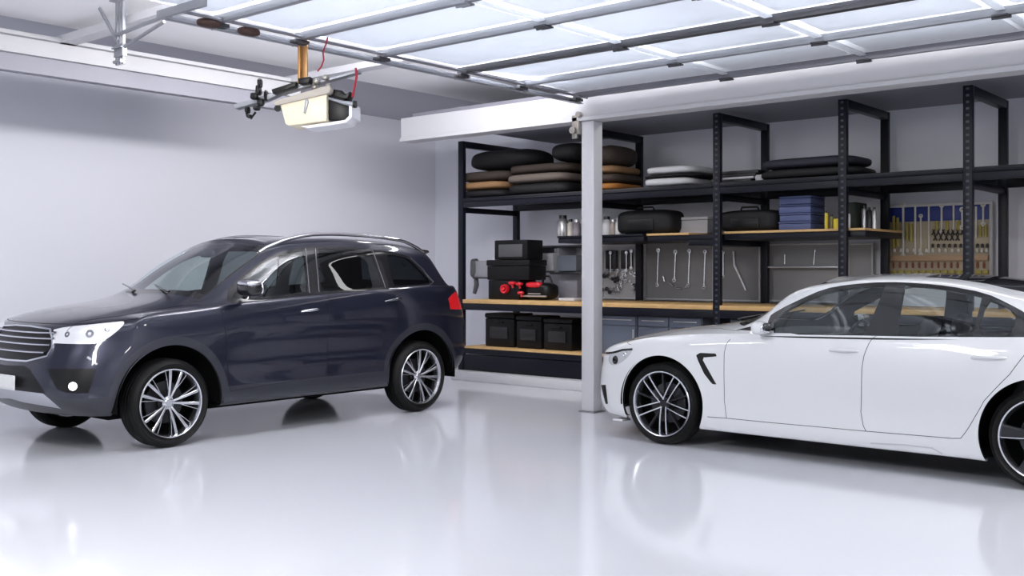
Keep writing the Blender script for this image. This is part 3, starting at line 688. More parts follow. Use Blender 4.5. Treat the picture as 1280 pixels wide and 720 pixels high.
    b = MB(); b.box(-.4, 3.3, -.70, .70, .15, .22, .03); b.box(.45, 2.38, -.80, .80, .17, .25, .03); b.build('floor_pan', M_DARK, root, 40)
    b = MB()                                               # black belt by the near front seat
    b.tube([(1.80, -.63, 1.15), (1.72, -.50, .85), (1.62, -.2, .48)], .012, 6); b.build('seat_belt', M_TRIM, root, 50)
    for sd in (-1, 1):
        wheel(root, (0, sd*.80, .33), sd, .33, .262, .215, 'five_twin', WM); wheel(root, (2.82, sd*.80, .33), sd, .33, .262, .215, 'broad', WM)
    for s0 in (0, 2.82):
        b = MB(); b.tube([(s0, -.68, .32), (s0, .68, .32)], .045, 12); b.build('axle', M_DARK, root, 50)
    return root
# ================================================================ the garage
def panel_mat():
    m = bpy.data.materials.new('frosted_door_panel'); m.use_nodes = True; nt = m.node_tree; nt.nodes.clear()
    o = nt.nodes.new('ShaderNodeOutputMaterial'); d = nt.nodes.new('ShaderNodeBsdfDiffuse'); t = nt.nodes.new('ShaderNodeBsdfTranslucent'); mx = nt.nodes.new('ShaderNodeMixShader')
    d.inputs[0].default_value = (.85, .86, .88, 1); t.inputs[0].default_value = (.85, .87, .9, 1); mx.inputs[0].default_value = .5
    nt.links.new(d.outputs[0], mx.inputs[1]); nt.links.new(t.outputs[0], mx.inputs[2]); nt.links.new(mx.outputs[0], o.inputs[0]); return m
M_WALL = mat('lavender_white_wall', (.78, .79, .86), .55, bump=(3, .02))
M_CEIL = mat('ceiling_white', (.90, .90, .92), .6)
M_BEAM = mat('painted_beam_white', (.58, .58, .61), .4)
M_STEEL = mat('galvanised_steel', (.30, .31, .34), .45, .6)
M_DSTEEL = mat('dark_steel', (.08, .08, .09), .4, .6)
M_PANEL = panel_mat()
M_BLK = mat('black_shelf_steel', (.005, .006, .013), .4, spec=.35)
M_PLY = mat('plywood', (.66, .42, .18), .55, noise=(8, .2))
def floor_mat():
    m = mat('epoxy_floor', (.71, .725, .78), .13, coat=0, spec=.6)
    nt = m.node_tree; b = nt.nodes['Principled BSDF']; tc = nt.nodes.new('ShaderNodeTexCoord')
    n = nt.nodes.new('ShaderNodeTexNoise'); n.inputs['Scale'].default_value = .9; n.inputs['Detail'].default_value = 3
    mr = nt.nodes.new('ShaderNodeMapRange'); mr.inputs['To Min'].default_value = .06; mr.inputs['To Max'].default_value = .17
    nt.links.new(tc.outputs['Object'], n.inputs['Vector']); nt.links.new(n.outputs['Fac'], mr.inputs['Value']); nt.links.new(mr.outputs[0], b.inputs['Roughness'])
    return m
XL, YB, XR, YF = -11.1, 11.3, 3.2, -3.6
def build_room():
    b = MB(); b.box(XL-.2, XR+.2, YF-6, YB+.2, -.12, 0); struct(b.build('floor', floor_mat(), smooth=0))
    b = MB(); b.box(XL-.2, XL, YF, YB+.2, 0, 3.72); struct(b.build('wall_left', M_WALL, smooth=0))
    b = MB(); b.box(XL, XR, YB, YB+.2, 0, 3.6); struct(b.build('wall_back', M_WALL, smooth=0))
    b = MB(); b.box(XR, XR+.2, YF, YB+.2, 0, 3.6); struct(b.build('wall_right', M_WALL, smooth=0))
    b = MB(); b.box(-8.75, XR+.2, YF, YB+.2, 3.5, 3.72); struct(b.build('ceiling', M_CEIL, smooth=0))
    # recessed ceiling over the left wall, its shade painted grey, and the long beam
    b = MB(); b.box(XL-.2, -8.75, YF, YB+.2, 3.6, 3.72); struct(b.build('trim_1', mat('recess_shade_grey', (.50, .50, .56), .6), smooth=0))
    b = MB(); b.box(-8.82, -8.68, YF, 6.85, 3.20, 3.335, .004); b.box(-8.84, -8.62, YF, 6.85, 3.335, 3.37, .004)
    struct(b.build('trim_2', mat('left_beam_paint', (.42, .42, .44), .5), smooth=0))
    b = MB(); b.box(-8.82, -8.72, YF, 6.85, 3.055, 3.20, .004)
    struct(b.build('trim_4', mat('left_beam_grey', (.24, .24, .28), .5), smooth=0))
    # storage loft at the back
    b = MB(); b.box(-8.78, XR, 8.56, YB, 3.14, 3.24); struct(b.build('trim_3', mat('loft_board', (.28, .28, .33), .6), smooth=0))
    b = MB(); b.box(-8.77, XR, 8.36, 8.56, 2.89, 3.16, .006); b.box(-8.77, XR, 8.34, 8.36, 2.89, 2.93, .003)
    tag(b.build('ceiling_beam', M_BEAM, smooth=0), 'long white beam resting on the square post, in front of the black shelving', 'beam')
    for (y, lab) in ((4.35, 'white cross beam nearer the camera, above the tall hanging bracket'), (6.75, 'white cross beam behind the hanging opener motor')):
        b = MB(); b.box(-8.72, -6.72, y-.07, y+.07, 3.335, 3.40, .004); o = b.build('cross_beam', M_BEAM, smooth=0)
        tag(o, lab, 'beam', 'white cross beams under the ceiling')
    # kerb
    b = MB(); b.box(-9.35, -6.6, 9.80, 10.0, 0, .12, .01); tag(b.build('kerb', M_BEAM), 'low white kerb on the floor in front of the shelving', 'kerb')
    # post
    p = thing('post', (-6.13, 8.46, 0), 'square white steel post between the two cars', 'post')
    b = MB(); b.box(-.075, .075, -.075, .075, .012, 2.888, .008); b.build('shaft', M_BEAM, p)
    b = MB(); b.box(-.095, .095, -.095, .095, 0, .012, .002); b.build('base_plate', M_STEEL, p)
    b = MB(); b.box(-.16, -.10, -.12, -.10, 2.72, 2.95, .002); b.box(-.10, -.07, -.13, -.085, 2.76, 2.9, .002)
    b.lathe([(0, -.02), (.035, -.02), (.035, .02), (0, .02)], 16, Matrix.Translation((-.13, -.14, 2.80)) @ Matrix.Rotation(PI/2, 4, 'X')); b.lathe([(0, -.02), (.03, -.02), (.03, .02), (0, .02)], 16, Matrix.Translation((-.06, -.14, 2.95)) @ Matrix.Rotation(PI/2, 4, 'X'))
    b.build('roller_bracket', mat('old_brass_grey', (.35, .33, .30), .4, .7), p)
def build_door():
    d = thing('overhead_door', (-6.1, 3.7, 3.05), 'raised sectional garage door of white panels overhead, in a steel frame', 'garage door')
    x0, x1 = 0, 5.6; ys = [-.35, .40, 1.08, 1.88, 2.80, 3.58, 4.42]
    xs = [0, 1.65, 2.87, 4.12, 5.35]
    for a, c in zip(ys, ys[1:]):
        b = MB(); b.box(.02, xs[-1], a+.012, c-.012, .075, .115, .008)
        for x, x2 in zip(xs, xs[1:]): b.box(x+.09, x2-.09, a+.09, c-.09, .066, .08, .006)
        b.build('panel', M_PANEL, d, 30)
    for k, y in enumerate(ys):
        b = MB(); dk = k in (4,); r = .03 if dk else .022
        b.box(.0, xs[-1], y-r, y+r, .02, .075, .004)
        b.box(.0, xs[-1], y+r+.03, y+r+.05, .045, .075, .002)
        b.build('rail', M_DSTEEL if dk else M_STEEL if k < 6 else mat('mid_steel', (.25, .25, .28), .4, .7), d)
    for x in xs[1:]:
        b = MB(); b.box(x-.03, x+.03, ys[0], ys[-1], .052, .066, .003); b.build('stile', M_PANEL, d)
        for k, y in enumerate(ys):
            b = MB(); b.box(x-.05, x+.05, y-.05, y+.05, .008, .022, .003); b.tube([(x-.06, y, .01), (x+.06, y, .01)], .011, 8); b.build('hinge', M_DSTEEL if k > 2 else M_STEEL, d)
    for k, y in enumerate(ys[1:]):
        b = MB(); b.box(-.02, .07, y-.06, y+.06, -.005, .02, .003); b.tube([(-.05, y, .0), (.06, y, .0)], .014, 8); b.build('roller', M_DSTEEL, d)
    # the track along the left edge
    t = thing('door_track', (-6.1, 3.7, 3.05), 'grey steel track running along the left edge of the raised door', 'track')
    b = MB(); b.box(-.035, -.005, 0, 4.55, -.01, .03, .003); b.box(-.035, .02, 0, 4.55, -.014, -.008, .001); b.build('channel', M_STEEL, t)
    b = MB(); b.tube([(.10, 0, .03), (.10, 4.5, .03)], .012, 8); b.build('guide_rod', mat('mid_steel', (.25, .25, .28), .4, .7), t)
    b = MB(); b.box(-.03, .5, -.03, .0, -.02, .035, .003); b.tube([(0, 0, 0), (-1.6, .55, .2)], .016, 8); b.build('brace', M_STEEL, t)
    for y in (.3, .62):
        b = MB(); b.blob((.06, y, .0), (.05, .08, .028), 3, 16, 10); b.build('bracket', mat('rusty_bracket', (.06, .03, .025), .6, .3), t)
    # hanging bracket to the left
    h = thing('hanging_bracket', (-7.56, 4.22, 3.0), 'tall steel bracket hanging from the ceiling over the dark SUV, with slanted braces', 'bracket')
    for dx in (-.045, .0, .045):
        b = MB(); b.box(dx-.011, dx+.011, -.012, .012, 0, .5, .002); b.build('strut', M_STEEL, h)
    b = MB(); b.tube([(0, 0, .14), (-.28, -.02, .48)], .014, 8); b.build('brace', M_STEEL, h)
    b = MB(); b.tube([(0, 0, .12), (.62, .0, .24)], .014, 8); b.build('brace', M_STEEL, h)
    b = MB(); b.box(-.065, .065, -.02, .02, .06, .16, .003); b.tube([(-.04, -.03, .02), (.07, -.03, .02)], .014, 8); b.tube([(-.07, -.03, .13), (.07, -.03, .13)], .008, 8); b.build('clamp', M_STEEL, h)
def build_opener():
    c = atD(395, 137, 7.6)
    # local frame: x to the camera's right, y away
    o = thing('garage_door_opener', (c.x, c.y, c.z), 'cream garage door opener motor hanging from a brown strut', 'door opener', rz=math.radians(40.3)-.12)
    px = 7.6/F_PX
    cream = mat('cream_plastic', (.82, .74, .56), .4); b = MB()
    P = lambda u, v: ((u-395)*px, (137-v)*px)
    body = [P(352, 134), P(413, 123), P(440, 122), P(443, 150), P(436, 156), P(372, 159), P(360, 158), P(355, 148)]
    b.prism([P(354, 131), P(414, 120), P(414, 154), P(366, 159), P(361, 157)], -.10, .14, .012); b.build('housing', cream, o)
    b = MB(); b.prism([P(347, 129), P(412, 111.5), P(420, 113), P(419, 119), P(415, 121), P(352, 134), P(347, 133)], -.12, .16, .006); b.build('top_cover', mat('cover_grey', (.45, .41, .36), .5), o)
    b = MB(); b.prism([P(414, 121), P(430, 124), P(440, 130), P(440, 150), P(434, 154), P(414, 152)], -.06, .12, .006); b.build('lamp_cavity', M_PLASTIC, o)
    b = MB(); b.prism([P(380, 160), P(414, 156), P(437, 153), P(442, 148), P(442, 132), P(446, 132), P(446, 150), P(438, 156.5), P(414, 160), P(390, 162.5)], -.10, .13, .003); b.build('lens_rim', mat('pale_plastic', (.8, .8, .84), .3), o)
    b = MB(); b.prism([P(415, 112), P(431, 115), P(434, 120), P(441, 116), P(437, 126), P(416, 124)], -.04, .08, .006); b.build('cable_box', M_PLASTIC, o)
    b = MB(); b.tube([(P(414, 125)[0], -.08, P(414, 125)[1]), (P(432, 131)[0], -.09, P(432, 131)[1]), (P(447, 134)[0], -.09, P(447, 134)[1])], [.008, .014, .02], 10); b.build('arm', M_STEEL, o)
    b = MB(); b.lathe([(0, -.01), (.026, -.01), (.026, .012), (0, .012)], 16, Matrix.Translation((P(449, 134)[0], -.09, P(449, 134)[1])) @ Matrix.Rotation(PI/2, 4, 'Y')); b.build('end_knob', M_PLASTIC, o)
    b = MB(); b.prism([P(388, 125), P(390, 125), P(391, 131), P(387, 145), P(385, 144)], -.112, -.10, .001); b.build('latch', M_STEEL, o)
    b = MB(); b.lathe([(.0, -.01), (.022, -.01), (.022, .01), (0, .01)], 16, Matrix.Translation((P(350, 137)[0], -.08, P(350, 137)[1])) @ Matrix.Rotation(PI/2, 4, 'X')); b.build('wheel', M_PLASTIC, o)
    # metal rail with black mechanism on the left
    b = MB(); b.prism([P(286, 129), P(330, 117), P(347, 112), P(380, 104), P(450, 88), P(450, 91.5), P(382, 108), P(347, 117), P(330, 124), P(290, 134)], .0, .08, .003); b.build('rail', M_STEEL, o)
    b = MB(); b.prism([P(342, 113), P(366, 106), P(374, 104), P(372, 110), P(344, 119)], -.08, -.01, .004); b.prism([P(376, 100), P(392, 98), P(390, 106), P(377, 107)], -.08, .02, .004); b.build('motor_block', M_PLASTIC, o)
    rnd = random.Random(3); b = MB()
    for (u, v, w, h) in ((326, 104, 4, 10), (322, 112, 5, 12), (318, 120, 7, 8), (325, 127, 6, 9), (319, 134, 6, 6), (311, 138, 4, 8), (314, 146, 5, 4), (330, 118, 3, 12)):
        x, z = P(u, v); b.blob((x, rnd.uniform(-.08, .02), z), (w*px*.7, .03, h*px*.55), 3, 16, 10, wob=.12, seed=u)
    b.tube([(P(311, 134)[0], -.05, P(311, 134)[1]), (P(308, 142)[0], -.05, P(308, 142)[1]), (P(314, 148)[0], -.05, P(314, 148)[1]), (P(320, 140)[0], -.05, P(320, 140)[1])], .009, 8)
    b.build('pulley_bracket', M_PLASTIC, o)
    b = MB()
    for (u, v) in ((386, 101), (397, 103), (392, 108), (408, 98), (402, 111), (412, 109)):
        x, z = P(u, v); b.blob((x, rnd.uniform(-.06, .02), z), (.024, .02, .02), 3, 12, 8)
    b.build('bolts', mat('old_brass_grey', (.35, .33, .30), .4, .7), o)
    x0, z0 = P(373, 44); x1, z1 = P(383, 104)
    b = MB(); b.box(x0, x0+.018, -.03, .03, z1, z0, .002); b.box(x0+.018, x1, .012, .03, z1, z0, .002); b.build('hanger_strut', mat('brown_strut', (.42, .22, .08), .4, .3), o)
    red = mat('red_cable', (.35, .02, .04), .4)
    for k, pts in enumerate(([(411, 48), (409, 56), (405, 66), (406, 76), (403, 84), (398, 90)], [(447, 87), (448, 98), (445, 112), (443, 123)])):
        b = MB(); b.tube([(P(u, v)[0], -.02, P(u, v)[1]) for u, v in pts], .009 if k else .006, 8); b.build('cable', red, o)
def build_shelving():
    YS, YK = 9.96, 11.06; xs = [-9.30, -7.28, -5.56, -4.17, -2.99, -1.80]
    s = thing('shelving_unit', (-5.5, 10.5, 0), 'long black steel shelving unit with plywood decks along the back wall', 'shelving')
    Lc = lambda x: x+5.5; Yl = lambda y: y-10.5; w = .042
    hole = mat('hole_grey', (.05, .055, .075), .5)
    for x in xs:
        for y in (YS, YK):
            b = MB(); b.box(Lc(x)-w, Lc(x)+w, Yl(y)-.03, Yl(y)+.03, .0, 3.09, .004)
            nf = len(b.bm.faces)
            if y == YS and x > -6:
                for k in range(50):
                    z = .12+k*.06
                    b.box(Lc(x)-.014, Lc(x)+.014, Yl(y)-.0315, Yl(y)-.0295, z-.011, z+.011)
            b.bm.faces.ensure_lookup_table()
            for f in b.bm.faces[nf:]: f.material_index = 1
            u = b.build('upright', M_BLK, s); u.data.materials.append(hole)
        b = MB(); b.box(Lc(x)-w, Lc(x)+w, Yl(YS)+.03, Yl(YK)-.03, 3.01, 3.09, .004); b.build('top_bar', M_BLK, s)
        b = MB(); b.box(Lc(x)-.02, Lc(x)+.02, Yl(YS)+.03, Yl(YK)-.03, .94, .985, .003); b.build('side_bar', M_BLK, s)
        b = MB(); b.box(Lc(x)-.02, Lc(x)+.02, Yl(YS)+.03, Yl(YK)-.03, 2.16, 2.23, .003); b.build('side_bar', M_BLK, s)
    for xa, xb in zip(xs, xs[1:]):
        a, c = Lc(xa)+w, Lc(xb)-w
        for (z0, z1, nm) in ((2.225, 2.345, 'top'), (.90, .985, 'b'), (.335, .405, 'l')):
            for y in (YS, YK):
                b = MB(); b.box(a, c, Yl(y)-.028, Yl(y)+.028, z0, z1, .004)
                if nm == 'top' and y == YS: b.tube([(a, Yl(y)-.03, z0+.08), (c, Yl(y)-.03, z0+.08)], .012, 8)
                b.build('beam', M_BLK, s)
        b = MB(); b.box(a, c, Yl(YS)+.03, Yl(YK)-.03, 2.33, 2.345); b.build('top_deck', M_BLK, s, 0)
        b = MB(); b.box(a, c, Yl(YS)-.035, Yl(YK)-.03, .986, 1.035, .004); b.build('bench_board', M_PLY, s)
        b = MB(); b.box(a, c, Yl(YS)-.03, Yl(YK)-.03, .406, .43, .003); b.build('lower_board', M_PLY, s)
        b = MB(); b.box(a, c, Yl(YS)-.02, Yl(YK)-.03, .12, .325, .006); b.build('base_box', M_BLK, s)
    for xa, xb, d in ((-7.78, -6.55, .0), (-6.5, -5.60, 0), (-5.52, -3.98, 0)):
        b = MB(); b.box(Lc(xa), Lc(xb), Yl(YS)+.08, Yl(YK)-.03, 1.74, 1.80, .004); b.build('beam', M_BLK, s)
        if d == 0 and xa > -7:
            b = MB(); b.box(Lc(xa), Lc(xb)-(.35 if xa < -6 else 0), Yl(YS)+.06, Yl(YK)-.03, 1.801, 1.825, .003); b.build('middle_board', M_PLY, s)
        else:
            b = MB(); b.box(Lc(xa), Lc(xb), Yl(YS)+.06, Yl(YK)-.03, 1.801, 1.825, .003); b.build('middle_board', M_BLK, s)
    b = MB(); b.box(Lc(-5.95), Lc(-5.60), Yl(YS)+.05, Yl(YK)-.03, 1.68, 1.74, .003); b.build('drop_bracket', M_BLK, s)
    return s
# ================================================================ things on the shelves
def build_items():
    def span(u0, u1, Y): return atY(u0, 300, Y).x, atY(u1, 300, Y).x
    def zz(u, v, Y): return atY(u, v, Y).z
    blk = mat('black_canvas', (.006, .006, .008), .7, bump=(40, .3)); brn = mat('dark_brown_canvas', (.055, .04, .032), .75, bump=(30, .3))
    tan = mat('tan_canvas', (.30, .17, .08), .7, bump=(30, .3)); gry = mat('taupe_canvas', (.16, .13, .11), .7, bump=(30, .3)); wht = mat('white_cloth', (.62, .62, .64), .7, bump=(20, .3))
    org = mat('orange_canvas', (.38, .15, .03), .7)
    def pad(u0, u1, Y, z0, z1, m, lab, name='folded_pad', g=None, dy=.36, sd=1, e=4.0, wob=.02):
        a, c = span(u0, u1, Y); b = MB(); h = (z1-z0)/2
        b.blob((0, 0, h), ((c-a)/2, dy, h), e, 40, 14, wob=wob, seed=sd)
        b.tube([((c-a)/2*math.cos(t)*.97, dy*.96*math.sin(t), h) for t in [2*PI*k/24 for k in range(25)]], .008, 5)
        o = b.build(name, m, None, 60, loc=((a+c)/2, Y, z0)); return tag(o, lab, 'blanket' if 'blanket' in name or 'cloth' in name or 'tarp' in name else ('bag' if 'bag' in name else 'pad'), g)
    g1 = 'padded stacks on the top shelf'
    pad(588, 649, 10.36, 2.347, 2.455, blk, 'black pad at the bottom of the leftmost stack on the top shelf', g=g1, sd=1)
    pad(587, 648, 10.36, 2.456, 2.565, tan, 'tan orange-edged pad in the leftmost stack on the top shelf', g=g1, sd=2)
    pad(591, 654, 10.38, 2.566, 2.70, brn, 'dark brown pad under the black bag on the top shelf', g=g1, sd=3)
    pad(600, 682, 10.45, 2.71, 2.98, blk, 'bulky black bag topping the leftmost stack on the top shelf', 'duffel_bag', sd=4, e=3.0, wob=.05)
    pad(650, 728, 10.36, 2.347, 2.50, blk, 'black pad at the bottom of the stack left of the white post', g=g1, sd=5)
    pad(648, 727, 10.36, 2.501, 2.62, gry, 'taupe pad in the stack left of the white post', g=g1, sd=6)
    pad(652, 730, 10.40, 2.621, 2.74, brn, 'brown pad near the top of the stack left of the white post', g=g1, sd=7)
    pad(704, 742, 10.45, 2.75, 2.98, blk, 'black bag at the very top of the stack just left of the white post', 'duffel_bag', sd=8, e=3.0)
    pad(744, 790, 10.36, 2.347, 2.44, org, 'orange pad at the bottom of the stack right of the white post', g=g1, sd=9)
    pad(744, 789, 10.36, 2.441, 2.55, brn, 'dark brown pad low in the stack right of the white post', g=g1, sd=10)
    pad(744, 786, 10.36, 2.551, 2.65, tan, 'ochre pad in the middle of the stack right of the white post', g=g1, sd=11)
    pad(744, 785, 10.38, 2.651, 2.90, brn, 'rounded brown bag topping the stack right of the white post', 'duffel_bag', sd=12, e=3.0, wob=.04)
    pad(820, 880, 10.25, 2.347, 2.44, wht, 'cream folded cloth at the bottom of the white pile on the top shelf', 'folded_cloth', sd=13)
    pad(818, 893, 10.3, 2.441, 2.48, blk, 'thin black cloth between the two white cloths on the top shelf', 'folded_cloth', sd=14)
    pad(822, 884, 10.3, 2.481, 2.575, wht, 'white folded cloth topping the pile beside the black upright', 'folded_cloth', sd=15)
    pad(962, 1088, 10.28, 2.347, 2.45, blk, 'black folded tarp, lower of two on the top shelf', 'folded_tarp', sd=16)
    pad(964, 1082, 10.28, 2.451, 2.56, mat('navy_canvas', (.02, .021, .032), .7), 'dark navy folded tarp, upper of two on the top shelf', 'folded_tarp', sd=17)
    def box(name, u0, u1, Y, z0, z1, m, lab, cat, g=None, d=.3, bev=.012, lid=None, hdl=None, loc_add=0, tilt=0):
        a, c = span(u0, u1, Y); w = (c-a)/2; b = MB(); h = z1-z0
        t = thing(name, ((a+c)/2, Y, z0), lab, cat, g, tilt)
        if lid: b.box(-w*.97, w*.97, -d/2*.97, d/2*.97, 0, h*(1-lid), bev); b.build('body', m, t); b = MB(); b.box(-w, w, -d/2, d/2, h*(1-lid)+.002, h, bev); b.build('lid', m, t)
        else: b.box(-w, w, -d/2, d/2, 0, h, bev); b.build('body', m, t)
        if hdl:
            b = MB(); b.tube([(-w*.4, -d/2*.2, h), (-w*.35, -d/2*.2, h+.035), (w*.35, -d/2*.2, h+.035), (w*.4, -d/2*.2, h)], .008, 8); b.build('handle', hdl, t)
        return t, w, h, d
    navy = mat('shiny_black_board', (.02, .02, .024), .35); wb = mat('white_board_edge', (.55, .55, .58), .5)
    for k, (z0, z1, m, lab) in enumerate(((2.347, 2.385, navy, 'flat black case at the bottom of the flat pile on the top shelf'), (2.386, 2.41, wb, 'flat white board in the flat pile on the top shelf'), (2.411, 2.44, navy, 'flat black case on the white board on the top shelf'), (2.441, 2.475, navy, 'topmost flat black case beside the navy tarp'))):
        box('flat_case', 903+2*k, 950+k*3, 10.3, z0, z1, m, lab, 'case', 'flat pile on the top shelf', .42, .004)
    box('white_box', 952, 962, 10.25, 2.347, 2.42, wb, 'small white box between the flat pile and the navy tarp', 'box')
    # middle shelf
    steel = mat('tin_silver', (.6, .6, .6), .3, .7)
    def jar(u0, u1, Y, z0, h, m, lid, lab, g):
        a, c = span(u0, u1, Y); r = (c-a)/2; t = thing('jar', ((a+c)/2, Y, z0), lab, 'jar', g)
        b = MB(); b.lathe([(0, 0), (r*.9, 0), (r, .012), (r, h*.72), (r*.7, h*.82), (r*.6, h*.86), (0, h*.86)], 24); b.build('body', m, t, 40)
        b = MB(); b.lathe([(0, h*.84), (r*.72, h*.84), (r*.72, h), (0, h)], 24); b.build('lid', lid, t, 40)
    dk = mat('jar_dark', (.02, .02, .022), .3)
    jar(698, 709, 10.35, 1.826, .27, steel, dk, 'silver jar with a tall black lid, leftmost on the small middle shelf', None)
    jar(710, 716, 10.35, 1.826, .22, mat('cream_tin', (.6, .57, .5), .4), dk, 'slim cream bottle beside the silver jar, left of the white post', None)
    jar(717, 725, 10.35, 1.826, .21, mat('mauve_tin', (.30, .26, .30), .4), steel, 'mauve jar right beside the left edge of the white post', None)
    jar(754, 763, 10.3, 1.826, .23, mat('white_tin', (.65, .65, .66), .4), dk, 'white canister right beside the right edge of the white post', None)
    jar(763, 770, 10.3, 1.826, .19, mat('taupe_tin', (.35, .3, .27), .4), steel, 'brownish canister between two white ones on the middle shelf', None)
    jar(770, 778, 10.3, 1.826, .21, mat('white_tin', (.65, .65, .66), .4), steel, 'white canister touching the left black tool bag', None)
    for (u0, u1, z1, lab, sd) in ((778, 849, 2.11, 'black tool bag on the middle shelf, beside the white canisters', 21), (904, 982, 2.06, 'black tool bag on the middle shelf, beside the blue bins', 22)):
        a, c = span(u0, u1, 10.35); w = (c-a)/2; t = thing('tool_bag', ((a+c)/2, 10.35, 1.826), lab, 'bag'); h = z1-1.826; b = MB()
        b.blob((0, 0, h/2), (w, .2, h/2), 4.5, 40, 20, wob=.02, seed=sd); b.build('body', blk, t, 60)
        b = MB(); b.tube([(-w*.3, -.08, h*.95), (-w*.25, -.1, h+.03), (w*.25, -.1, h+.03), (w*.3, -.08, h*.95)], .010, 8); b.build('handle', blk, t)
        b = MB(); b.box(-w*.45, w*.45, -.212, -.195, h*.15, h*.6, .008); b.build('pocket', M_PLASTIC, t)
        b = MB(); b.blob((-w*.4, -.17, h*.82), (.012, .012, .012), 2, 12, 8); b.build('clasp', steel, t)
    box('white_carton', 857, 893, 10.55, 1.826, 2.02, mat('carton_white', (.60, .60, .63), .5), 'white carton on the middle shelf between the two black tool bags', 'box', lid=.2)
    blue = mat('blue_bin', (.085, .11, .24), .45)
    for k, nm in enumerate(('lowest', 'second from the bottom', 'third from the bottom', 'topmost')):
        box('storage_bin', 982+(k % 2), 1023, 10.3, 1.827+k*.088, 1.827+k*.088+.086, blue, 'blue storage bin, %s of the stack of four on the middle shelf' % nm, 'bin', 'blue bins on the middle shelf', .36, .01, lid=.25)
    yel = mat('yellow_plastic', (.75, .60, .05), .4)
    def can(u0, u1, Y, z0, h, m, lab, nm='spray_can', g=None):
        a, c = span(u0, u1, Y); r = (c-a)/2; t = thing(nm, ((a+c)/2, Y, z0), lab, 'can', g)
        b = MB(); b.lathe([(0, 0), (r, 0), (r, h*.8), (r*.7, h*.88), (0, h*.88)], 20); b.build('body', m, t, 40)
        b = MB(); b.lathe([(0, h*.87), (r*.55, h*.87), (r*.5, h), (0, h)], 16); b.build('cap', dk, t, 40)
    can(1031, 1035, 10.2, 1.827, .19, yel, 'thin yellow can in front, beside the blue bins')
    can(1037, 1042, 10.25, 1.827, .15, mat('olive_tin', (.3, .26, .1), .4), 'olive can next to the thin yellow can')
    can(1042, 1049, 10.2, 1.827, .12, yel, 'short fat yellow can touching the black upright')
    can(1059, 1063, 10.2, 1.827, .17, mat('white_tin', (.65, .65, .66), .4), 'thin white can just right of the black upright')
    box('cooler_bag', 1064, 1077, 10.45, 1.827, 2.10, mat('dark_green_bag', (.02, .028, .022), .6), 'tall dark green bag on the middle shelf beside the thin white can', 'bag')
    can(1077, 1083, 10.4, 1.827, .24, steel, 'silver can right of the dark green bag')
    can(1083, 1090, 10.4, 1.827, .22, dk, 'dark can between two silver cans at the right end of the middle shelf')
    can(1090, 1096, 10.4, 1.827, .22, steel, 'silver can at the far right end of the middle shelf')
    # bench, left bay
    YB0 = 10.35
    t, w, h, d = box('tool_crate', 621, 660, YB0, 1.036, 1.285, M_PLASTIC, 'open black crate of red tools on the bench, under the black cases', 'crate', d=.34)
    red = mat('tool_red', (.70, .015, .03), .3, coat=.5)
    rnd = random.Random(5)
    for k, (u, v, r, lab) in enumerate(((631, 361, .062, 'round red reel at the left front of the black crate'), (640, 354, .04, 'red drill at the top middle of the black crate'), (649, 355, .038, 'red grinder at the top right of the black crate'), (651, 366, .035, 'red clamp at the lower right of the black crate'))):
        p = atY(u, v, YB0-.2); b = MB(); M = Matrix.Translation((0, 0, 0)) @ Matrix.Rotation(PI/2, 4, 'X')
        if k == 0: b.lathe([(r*.5, -.02), (r*.9, -.03), (r, 0), (r*.9, .03), (r*.5, .02), (r*.5, -.02)], 24, M); b.lathe([(0, -.02), (r*.3, -.02), (r*.3, .03), (0, .03)], 16, M)
        else: b.blob((0, 0, 0), (r*1.25, .04, r*.6), 2.6, 20, 12, wob=.1, seed=k); b.tube([(.0, 0, 0), (r*.4, 0, -r*1.5)], r*.38, 8)
        tag(b.build(('cable_reel', 'drill', 'grinder', 'clamp')[k], red, None, 50, loc=p), lab, 'tool', 'red tools on the bench')
    t, w, h, d = box('tool_case', 619, 673, YB0, 1.287, 1.545, M_PLASTIC, 'wide black tool case stacked over the crate of red tools', 'case', d=.36, lid=.3)
    t, w, h, d = box('tool_case', 628, 669, YB0+.02, 1.547, 1.80, M_PLASTIC, 'upper black case with a grey front panel, topmost of the stack on the bench', 'case', d=.32)
    b = MB(); b.box(-w*.72, w*.72, -d/2-.008, -d/2, h*.14, h*.78, .003); b.build('front_panel', mat('case_grey', (.09, .09, .10), .5), t)
    # red machine
    a, c = span(662, 694, YB0); t = thing('air_compressor', ((a+c)/2, YB0, 1.036), 'small red and black compressor on the bench, right of the black crate', 'compressor'); w = (c-a)/2
    b = MB(); b.blob((0, 0, .11), (w, .15, .11), 3.2, 28, 14); b.build('tank', M_PLASTIC, t, 50)
    b = MB(); b.blob((-.04, -.1, .19), (w*.6, .07, .04), 3, 24, 10); b.build('cover', red, t, 50)
    b = MB(); b.tube([(-w*.9, -.155, .05), (w*.9, -.155, .05)], .012, 8); b.tube([(-.1, -.16, .08), (.1, -.16, .08)], .008, 8); b.build('pipe', steel, t)
    b = MB(); b.tube([(.0, 0, .2), (.03, 0, .30), (.12, 0, .30), (w*.8, 0, .2)], .014, 8); b.build('handle', M_PLASTIC, t)
    # wall bracket with a grey housing
    gp = mat('light_grey_plastic', (.36, .36, .40), .4); a, c = span(598, 622, 10.75); z0, z1 = zz(610, 347, 10.75), zz(610, 326, 10.75)
    t = thing('wall_housing', ((a+c)/2, 10.75, z0), 'light grey wall housing with a dark handle, leftmost on the wall over the bench', 'tool housing')
    w = (c-a)/2; b = MB(); b.box(-w, w, -.1, .29, 0, z1-z0, .02); b.build('housing', gp, t)
